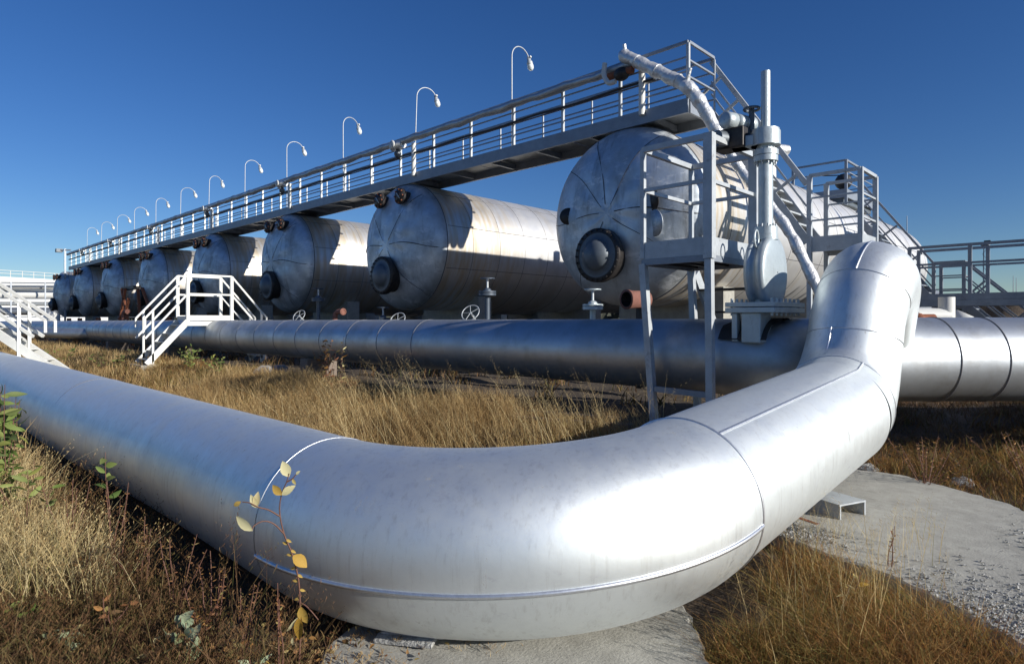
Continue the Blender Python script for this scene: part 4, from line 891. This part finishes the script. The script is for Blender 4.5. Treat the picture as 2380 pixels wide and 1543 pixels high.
# ---------------- grass ----------------
def nzf(x, y, k=1.0, ph=0.0):
    v = np.sin(x * 2.1 * k + 1.3 * np.sin(y * 1.7 * k + ph)) + np.sin(y * 2.7 * k + 1.1 * np.sin(x * 2.3 * k + 2 + ph)) + .7 * np.sin((x + y) * 5.3 * k + ph) + .5 * np.sin((x - y) * 9.1 * k + 1)
    return np.clip(.5 + v / 5.0, 0, 1)
def blades(name, P, h, wd, lean, q, label, seedhead=0.0, wind=(0, 0)):
    ph = len(P) % 7; keep = rng.uniform(0, 1, len(P)) < .35 + .9 * nzf(P[:, 0], P[:, 1], 1.3, ph); P = P[keep]
    N = len(P); a = rng.uniform(0, 2 * np.pi, N); sp = nzf(P[:, 0], P[:, 1], .9, ph + 1); H_ = h * rng.uniform(.45, 1.15, N) * (.55 + .8 * sp); ld = rng.uniform(0, 2 * np.pi, N)
    ln = lean * rng.uniform(.2, 1.4, N) * np.where(rng.uniform(0, 1, N) < .12, 2.2, 1); dx = np.cos(ld) * ln + wind[0]; dy = np.sin(ld) * ln + wind[1]
    w_ = wd * rng.uniform(.6, 1.4, N); sx = np.cos(a) * w_ / 2; sy = np.sin(a) * w_ / 2
    V = []; z0 = P[:, 2]
    ts = [0, .35, .7, 1.0]; ws = [1, .9, .6, .12]
    for t, ww in zip(ts, ws):
        cx_ = P[:, 0] + dx * H_ * t ** 1.8; cy_ = P[:, 1] + dy * H_ * t ** 1.8; cz_ = z0 + H_ * (t - .22 * np.minimum(ln, 1.5) * t ** 2.2)
        V.append(np.stack([cx_ - sx * ww, cy_ - sy * ww, cz_], -1)); V.append(np.stack([cx_ + sx * ww, cy_ + sy * ww, cz_], -1))
    V = np.stack(V, 1)  # N,8,3
    nb = 8; faces = np.array([[0, 1, 3, 2], [2, 3, 5, 4], [4, 5, 7, 6]])
    F = (np.arange(N)[:, None, None] * nb + faces[None]).reshape(-1, 4); Vv = V.reshape(-1, 3); rv = np.repeat(np.clip(.62 * rng.uniform(0, 1, N) + .38 * nzf(P[:, 0], P[:, 1], .7, ph + 3) * 1.1, 0, 1), 8)
    if seedhead > 0:
        idx = np.where(rng.uniform(0, 1, N) < seedhead)[0]; S_ = len(idx); K = 7
        VV = []; 
        for k in range(K):
            t = .68 + .32 * k / (K - 1)
            cx_ = P[idx, 0] + dx[idx] * H_[idx] * t ** 1.8; cy_ = P[idx, 1] + dy[idx] * H_[idx] * t ** 1.8; cz_ = z0[idx] + H_[idx] * (t - .22 * np.minimum(ln[idx], 1.5) * t ** 2.2)
            aa = rng.uniform(0, 6.28, S_); L_ = .028 * (1.2 - k / K) * rng.uniform(.6, 1.3, S_)
            ex = cx_ + np.cos(aa) * L_; ey = cy_ + np.sin(aa) * L_; ez = cz_ + L_ * .9
            wq = .0022
            VV += [np.stack([cx_, cy_, cz_], -1), np.stack([ex - wq, ey, ez], -1), np.stack([ex, ey, ez + .006], -1), np.stack([ex + wq, ey + wq, ez - .003], -1)]
        VV = np.stack(VV, 1); o0 = len(Vv); fq = np.array([[4 * k, 4 * k + 1, 4 * k + 2, 4 * k + 3] for k in range(K)])
        F2 = (np.arange(S_)[:, None, None] * 4 * K + fq[None]).reshape(-1, 4) + o0
        Vv = np.concatenate([Vv, VV.reshape(-1, 3)]); F = np.concatenate([F, F2]); rv = np.concatenate([rv, np.repeat(rng.uniform(0, .7, S_), 4 * K)])
    me = bpy.data.meshes.new(name); me.vertices.add(len(Vv)); me.vertices.foreach_set('co', Vv.astype(np.float32).ravel())
    me.loops.add(F.size); me.loops.foreach_set('vertex_index', F.astype(np.int32).ravel()); me.polygons.add(len(F))
    me.polygons.foreach_set('loop_start', (np.arange(len(F)) * 4).astype(np.int32)); me.polygons.foreach_set('loop_total', np.full(len(F), 4, np.int32))
    me.update(calc_edges=True); at = me.attributes.new('rnd', 'FLOAT', 'POINT'); at.data.foreach_set('value', rv.astype(np.float32))
    me.materials.append(M[q]); o = bpy.data.objects.new(name, me); COL.objects.link(o); return tag(o, label, 'grass', kind='stuff')
def scatter(N, x0, x1, y0, y1, clump=0, dens=None):
    if clump:
        c = np.stack([rng.uniform(x0, x1, clump), rng.uniform(y0, y1, clump)], -1); k = rng.integers(0, clump, N); s_ = .11
        p = c[k] + rng.normal(0, s_, (N, 2))
    else: p = np.stack([rng.uniform(x0, x1, N), rng.uniform(y0, y1, N)], -1)
    if dens is not None: p = p[rng.uniform(0, 1, len(p)) < dens(p[:, 0], p[:, 1])]
    return p
def off_fg(p, m=.0):
    x, y = p[:, 0], p[:, 1]
    bad = ((np.abs(x - 1.833) < .42 + m) & (y > 1.6)) | ((np.abs(y - 1.65 - .09 * (x - 1.83)) < .40 + m) & (x > 1.6) & (x < 5.2))
    d1 = np.hypot(x - 3.56, y - 3.37); bad |= (np.abs(d1 - 1.73) < .42 + m) & (x < 3.56) & (y < 3.37)
    return p[~bad]
def grow(poly, m):
    c = np.mean(np.array(poly), 0); return [tuple(c + (np.array(q) - c) * (1 + m / np.linalg.norm(np.array(q) - c))) for q in poly]
SBG = grow(SB, .10)
def noslab(p): return p[~(inpoly(p, SA) | inpoly(p, SBG))]
def Z(p): return np.column_stack([p, gh(p[:, 0], p[:, 1]) - .01])
# golden field between the two pipes
p = off_fg(noslab(scatter(60000, 2.35, 5.75, 2.2, 13, 2600))); blades('golden_grass', Z(p), .36, .0036, .42, 'golden', 'golden dry grass between the foreground pipe and the header', .25, (-.12, .1))
p = off_fg(scatter(40000, 2.35, 6.1, 10, 42, 2600)); blades('golden_grass', Z(p), .30, .011, .4, 'golden', 'dry grass farther along between the pipes', 0)
p = off_fg(scatter(16000, 2.4, 6.0, 9, 34, 900)); blades('brown_weeds', Z(p), .30, .012, .6, 'darkweed', 'dark russet weeds in the field near the stile', 0)
p = off_fg(noslab(scatter(1300, 2.6, 5.6, 2.8, 8, 120))); blades('tall_grass', Z(p), .75, .0035, .3, 'tall', 'thin tall pale stalks in the golden grass', 1.0, (-.22, .2))
p = off_fg(noslab(scatter(26000, 3.0, 6.0, 2.4, 20, 700))); blades('brown_grass', Z(p), .24, .005, .7, 'brown', 'russet patches in the grass between the pipes', .2)
# left foreground
def dist(p): return p[:, 0] * CC + p[:, 1] * CS
p = noslab(scatter(46000, -.8, 1.2, 2.2, 8.5, 1200)); dp = dist(p)
p2 = p[(p[:, 0] + rng.normal(0, .10, len(p)) < .88) & (dp > 3.3)]
blades('tall_grass', Z(p2[: int(len(p2) * .55)]), .52, .0036, .38, 'tall', 'tall pale dry grass in the left foreground', .4, (.05, -.05))
p3 = p[(dp < 3.5) & (p[:, 0] < 1.1)]
blades('brown_weeds', Z(p3[::2]), .17, .0032, 1.0, 'darkweed', 'short dark weeds in the bottom left corner', .3)
p = scatter(26000, -.6, 1.3, 2.4, 9, 1100); blades('brown_weeds', Z(p), .24, .0036, .9, 'darkweed', 'dark tangled weeds among the pale grass at left', .3)
p = scatter(900, .80, 1.42, 2.0, 7, 110); blades('tall_grass', Z(p), .48, .0026, .5, 'darkweed', 'thin brown seed stalks in the shade beside the pipe', 1.0, (.1, -.1))
p = noslab(scatter(9000, .2, 1.7, 1.3, 3.0, 500)); blades('brown_weeds', Z(p), .09, .003, 1.2, 'darkweed', 'short dead weeds along the bottom edge of the photo', .2)
p = scatter(500, 1.2, 2.2, 2.2, 2.9, 40); blades('brown_weeds', Z(p) + np.array([0, 0, .06]), .07, .0026, 1.1, 'golden', 'sparse dry tufts on the left end of the slab', .2)
p = scatter(9000, -2, 1.3, 8, 26, 500); blades('tall_grass', Z(p), .45, .010, .4, 'golden', 'dry grass far left of the foreground pipe', 0)
# right foreground
p = off_fg(noslab(scatter(52000, 1.7, 4.7, -1.8, 1.9, 1500)), -.1); blades('brown_grass', Z(p), .22, .0032, 1.0, 'brown', 'tangled orange-brown grass below the pipe at right', .15, (.05, .1))
p = off_fg(noslab(scatter(16000, 1.9, 4.2, -1.6, 1.7, 900)), -.1); blades('brown_weeds', Z(p), .14, .0034, 1.3, 'darkweed', 'dark matted weeds in the right foreground', .2)
p = off_fg(scatter(420, 2.9, 5.0, .9, 1.6, 60), -.1); blades('tall_grass', Z(p), .45, .0028, .25, 'tall', 'wispy stalks standing in front of the sunlit pipe at right', 1.0)
p = scatter(46, 4.7, 6.0, -1.9, -1.0, 12); blades('tall_grass', Z(p), .65, .010, .2, 'tall', 'tall stalks right of the concrete slab', 1.0)
# right rear
p = noslab(scatter(60000, 5.0, 14, -5, 3.2, 2600)); blades('brown_weeds', Z(p), .17, .006, .9, 'darkweed', 'low dark weeds between the slab and the right-hand pipe', .3)
p = noslab(scatter(16000, 5.2, 9, -3, 2.6, 700)); blades('brown_grass', Z(p), .22, .005, .6, 'brown', 'brown grass behind the right-hand slab', .3)
# around the tanks
p = scatter(30000, 7.3, 30, -6, 60, 1500); blades('brown_weeds', Z(p), .3, .02, .7, 'darkweed', 'dark weeds on the ground under the tanks', 0)

# ---------------- leafy plants ----------------
def leafset(name, parent, items, q):
    vs = []; fs = []; rv = []
    for it_ in items:
        c, d, L, wd, r = it_[:5]; d = Vector(d).normalized(); cu = random.uniform(.1, .45); up = Vector((random.uniform(-1, 1), random.uniform(-1, 1), random.uniform(-.6, 1))); up = it_[5] if len(it_) > 5 else up; cu = .18 if len(it_) > 5 else cu; s_ = d.cross(up).normalized(); n_ = s_.cross(d); c = Vector(c); o0 = len(vs)
        prof = [(0, .02), (.12, .45), (.3, .9), (.5, 1), (.7, .8), (.88, .4), (1, .03)]
        for t, ww in prof:
            m_ = c + d * L * t - n_ * (L * cu * t * t); k = wd / 2 * ww
            vs += [m_ - s_ * k + n_ * k * .35, m_, m_ + s_ * k + n_ * k * .35]; rv += [r, r, r]
        for i in range(len(prof) - 1):
            b = o0 + 3 * i; fs += [(b, b + 1, b + 4, b + 3), (b + 1, b + 2, b + 5, b + 4)]
    me = bpy.data.meshes.new(name); me.from_pydata([tuple(v) for v in vs], [], fs); at = me.attributes.new('rnd', 'FLOAT', 'POINT'); at.data.foreach_set('value', rv)
    me.materials.append(M[q]); me.polygons.foreach_set('use_smooth', [True] * len(fs)); o = bpy.data.objects.new(name, me); COL.objects.link(o); o.parent = parent; return o
def plant(loc, H_, nst, nl, L, wd, q, label, spread=.15, name='weed_plant', cat='plant', lean=(0, 0), t0=.25):
    x, y = loc; z = G(x, y); root = thing(name, (x, y, z), label, cat)
    st_ = MB(); items = []
    for s_ in range(nst):
        a = random.uniform(0, 6.28); e = Vector((math.cos(a) * spread * random.random() + lean[0], math.sin(a) * spread * random.random() + lean[1], H_ * random.uniform(.7, 1.05)))
        P = spline([(0, 0, -.03), e * .4 + Vector((random.uniform(-.02, .02), random.uniform(-.02, .02), .02)), e * .75, e], 4)
        st_.tube(P, .003, 'stem', 5, rr=list(np.linspace(.0045, .0018, len(P))))
        for k in range(nl):
            t = t0 + (1 - t0) * (k + random.random() * .6) / nl; i = min(len(P) - 1, int(t * (len(P) - 1))); b = k * 2.4 + random.uniform(-.4, .4)
            items.append((P[i], (math.cos(b), math.sin(b), random.uniform(-.3, .9)), L * random.uniform(.6, 1.15), wd * random.uniform(.7, 1.1), random.random()))
    o = st_.build('stem'); o.parent = root; leafset('foliage', root, items, q); return root
# the yellow-leaved twig in front of the elbow
W = lambda x, y, d: Vector(((x - 1190) / 1450 * d * CS + d * CC, -(x - 1190) / 1450 * d * CC + d * CS, CAMH + (745 - y) / 1450 * d))
def twig():
    base = W(694, 1545, 2.80); base.z = 0
    root = thing('yellow_leaf_twig', base, 'reddish twig with a few large yellow leaves standing before the foreground elbow', 'plant')
    def S_(*a): return [W(x, y, d) - base for x, y, d in a]
    main = S_((694, 1570, 2.80), (697, 1500, 2.78), (698, 1430, 2.75), (694, 1350, 2.72), (680, 1290, 2.70), (660, 1240, 2.68), (650, 1190, 2.66), (654, 1150, 2.64), (666, 1120, 2.62), (672, 1100, 2.62))
    br = [S_((651, 1200, 2.66), (625, 1185, 2.64), (600, 1178, 2.61), (580, 1168, 2.6), (562, 1166, 2.6)), S_((660, 1240, 2.68), (635, 1216, 2.65), (610, 1211, 2.63), (590, 1222, 2.61), (586, 1232, 2.6)), S_((666, 1120, 2.62), (680, 1112, 2.62), (688, 1102, 2.62)), S_((698, 1400, 2.74), (712, 1408, 2.73), (728, 1425, 2.72), (740, 1440, 2.72))]
    mb = MB()
    for s_ in [main] + br: P = spline(s_, 4); mb.tube(P, .003, 'stem', 6, rr=list(np.linspace(.005 if s_ is main else .0036, .002, len(P))))
    o = mb.build('stem'); o.parent = root
    it = []
    def lf(x, y, d, dx, dy, L, wd, r): it.append((W(x, y, d) - base, RTV * dx - Vector((0, 0, 1)) * dy - FD * random.uniform(.0, .15), L * .95, wd * .95, r, Vector((random.uniform(-.5, .5), random.uniform(-.5, .5), random.uniform(0, .6))) - FD))
    lf(672, 1108, 2.62, -.45, -1, .075, .046, .5); lf(688, 1103, 2.62, .5, -.5, .025, .014, .5); lf(680, 1112, 2.62, .2, .3, .03, .016, .25); lf(655, 1150, 2.63, -.75, -.8, .06, .036, .05); lf(655, 1150, 2.63, 1, -.75, .07, .034, .48)
    lf(599, 1180, 2.61, -.55, -1, .066, .032, .5); lf(595, 1178, 2.61, .1, -1, .066, .034, .55); lf(560, 1165, 2.6, -.9, .55, .04, .022, .1); lf(588, 1233, 2.6, -1, -.75, .10, .042, .5)
    lf(680, 1290, 2.70, .9, .65, .085, .055, .02); lf(699, 1408, 2.74, .3, 1, .085, .050, .06); lf(699, 1430, 2.74, -.12, 1, .115, .050, .0); lf(697, 1430, 2.74, -.8, 1, .105, .016, .5); lf(680, 1480, 2.76, -.05, 1, .04, .014, .5)
    for k in range(12):
        q_ = spline(main, 4)[8 + k]; it.append((q_, RTV * (1 if k % 2 else -1) + Vector((0, 0, random.uniform(-1, .4))), .028, .012, .08, Vector((0, 0, .4)) - FD))
    leafset('foliage', root, it, 'leaf_y')
twig()
def XY(x, d): p = W(x, 745, d); return (p.x, p.y)
plant(XY(250, 4.1), .80, 1, 8, .095, .040, 'leaf_g', 'single upright sprig with green-yellow leaves before the blue length of pipe', .02, t0=.55)
plant(XY(4, 4.5), 1.14, 10, 18, .115, .040, 'leaf_g', 'bushy green willow shoot at the left edge in front of the pipe', .16, name='willow_shoot')
plant(XY(70, 4.3), .72, 4, 6, .10, .034, 'leaf_g', 'low arching green and yellow shoots beside the willow shoot at left', .28, t0=.6)
plant(XY(428, 2.85), .26, 4, 4, .105, .058, 'leaf_p', 'low plant with pale grey-green leaves near the bottom left', .07)
plant(XY(418, 2.72), .14, 3, 3, .09, .05, 'leaf_p', 'smaller pale-leaved plant at the bottom, in front of its taller twin', .08)
plant(XY(355, 2.9), .17, 2, 4, .055, .030, 'leaf_y', 'little weed with orange-yellow leaves left of the pale-leaved plant', .05)
plant(XY(250, 3.0), .26, 3, 6, .065, .024, 'leaf_r', 'russet dying weed in the left foreground', .14)
plant(XY(470, 3.05), .34, 4, 12, .03, .012, 'leaf_r', 'withered brown seed stalks right of the pale-leaved plant', .16)
plant(XY(648, 2.72), .58, 2, 20, .024, .011, 'leaf_r', 'withered stalk with curled brown leaves behind the yellow-leaved twig', .04, t0=.4)
for k, (xx, dd, hh_, lb) in enumerate(((330, 3.6, .55, 'tall dark seed weed in the shade below the blue length of pipe'), (400, 3.3, .5, 'dark seed weed leaning in the shade left of the pale-leaved plant'), (500, 3.1, .42, 'dark wiry weed in the shade under the elbow'), (270, 3.9, .6, 'dark wiry weed in the shade just right of the upright sprig'), (165, 4.0, .6, 'brown seed weed among the pale grass left of the upright sprig'), (560, 2.95, .4, 'wiry brown weed left of the yellow-leaved twig'))):
    plant(XY(xx, dd), hh_, 5, 16, .022, .007, 'leaf_r', lb, .2, t0=.3)
for k, (xx, dd, q_, lb) in enumerate(((60, 3.25, 'leaf_g', 'low green weeds in the bottom left corner'), (150, 2.95, 'leaf_p', 'pale low weeds at the bottom edge, left of the russet weed'), (300, 2.75, 'leaf_g', 'small green rosette at the bottom edge left of the pale-leaved plants'),
        (520, 2.85, 'leaf_r', 'brown crumpled weed between the pale-leaved plants and the twig'), (590, 2.75, 'leaf_p', 'thin pale weed at the bottom edge left of the twig'), (210, 3.6, 'leaf_r', 'reddish-leaved weed in the middle of the left foreground grass'))):
    plant(XY(xx, dd), .16 if k != 5 else .34, 4, 6, .055, .026, q_, lb, .12)
plant((5.2, 15.6), .75, 9, 12, .11, .04, 'leaf_g', 'clump of green weeds below the header right of the stile', .5)
plant((5.2, 13.9), .5, 6, 9, .10, .04, 'leaf_g', 'smaller green weeds right of the bigger green clump', .45)
plant((5.5, 9.75), .85, 7, 9, .09, .035, 'leaf_r', 'dark weed bush with reddish leaves before the header pipe', .35)
plant((5.5, 9.4), .95, 2, 8, .09, .03, 'leaf_y', 'yellow-green sprig rising beside the dark weed bush', .12)
plant((4.6, 20.0), .55, 8, 8, .12, .04, 'leaf_g', 'green weeds at the foot of the stile steps', .7)
plant((4.2, 24.5), .65, 9, 8, .13, .045, 'leaf_g', 'green weeds beside the foot of the white stair', .9)
plant((3.6, 4.1), .5, 3, 7, .04, .022, 'leaf_y', 'thin sprig with small yellow leaves in the golden grass at right', .15)
plant((2.5, 3.9), .40, 2, 4, .06, .035, 'leaf_p', 'pale leaf tips poking above the foreground pipe at its left seam', .1)
plant((3.75, 1.05), .24, 2, 4, .06, .026, 'leaf_y', 'small weed with yellow leaves under the sunlit pipe', .1)
plant((4.35, .30), .55, 1, 14, .02, .008, 'leaf_r', 'lone thin dark weed stalk standing on the right-hand slab edge', .03)
plant((4.4, 1.02), .42, 2, 10, .02, .008, 'leaf_r', 'thin branching twig at the near edge of the right-hand slab', .1)
for k, (x, y, h_, lb) in enumerate(((6.9, 1.3, .5, 'brown bush between the hooked pipe and the slab'), (7.6, .6, .55, 'russet bush in front of the right-hand pipe'), (8.4, -.5, .45, 'brown bush near the right edge below the pipe'), (7.1, .1, .35, 'low russet weed behind the slab'), (6.5, -.4, .3, 'low brown weed at the right edge of the photo'))):
    plant((x, y), h_, 14, 16, .03, .012, 'leaf_r', lb, .5, t0=.15)
# fallen leaves
it = []
for k in range(1100):
    x, y = random.choice([(random.uniform(.4, 1.6), random.uniform(1.8, 4.2)), (random.gauss(1.45, .22), random.gauss(2.5, .25)), (random.uniform(2, 4.5), random.uniform(-1, 1.2))]); it.append(((x, y, G(x, y) + random.uniform(.01, .08)), (random.uniform(-1, 1), random.uniform(-1, 1), random.uniform(-.2, .3)), random.uniform(.02, .045), random.uniform(.012, .022), random.random()))
o = leafset('fallen_leaves', None, it, 'leaf_r'); tag(o, 'fallen brown leaves scattered on the foreground ground', 'leaves', kind='stuff')
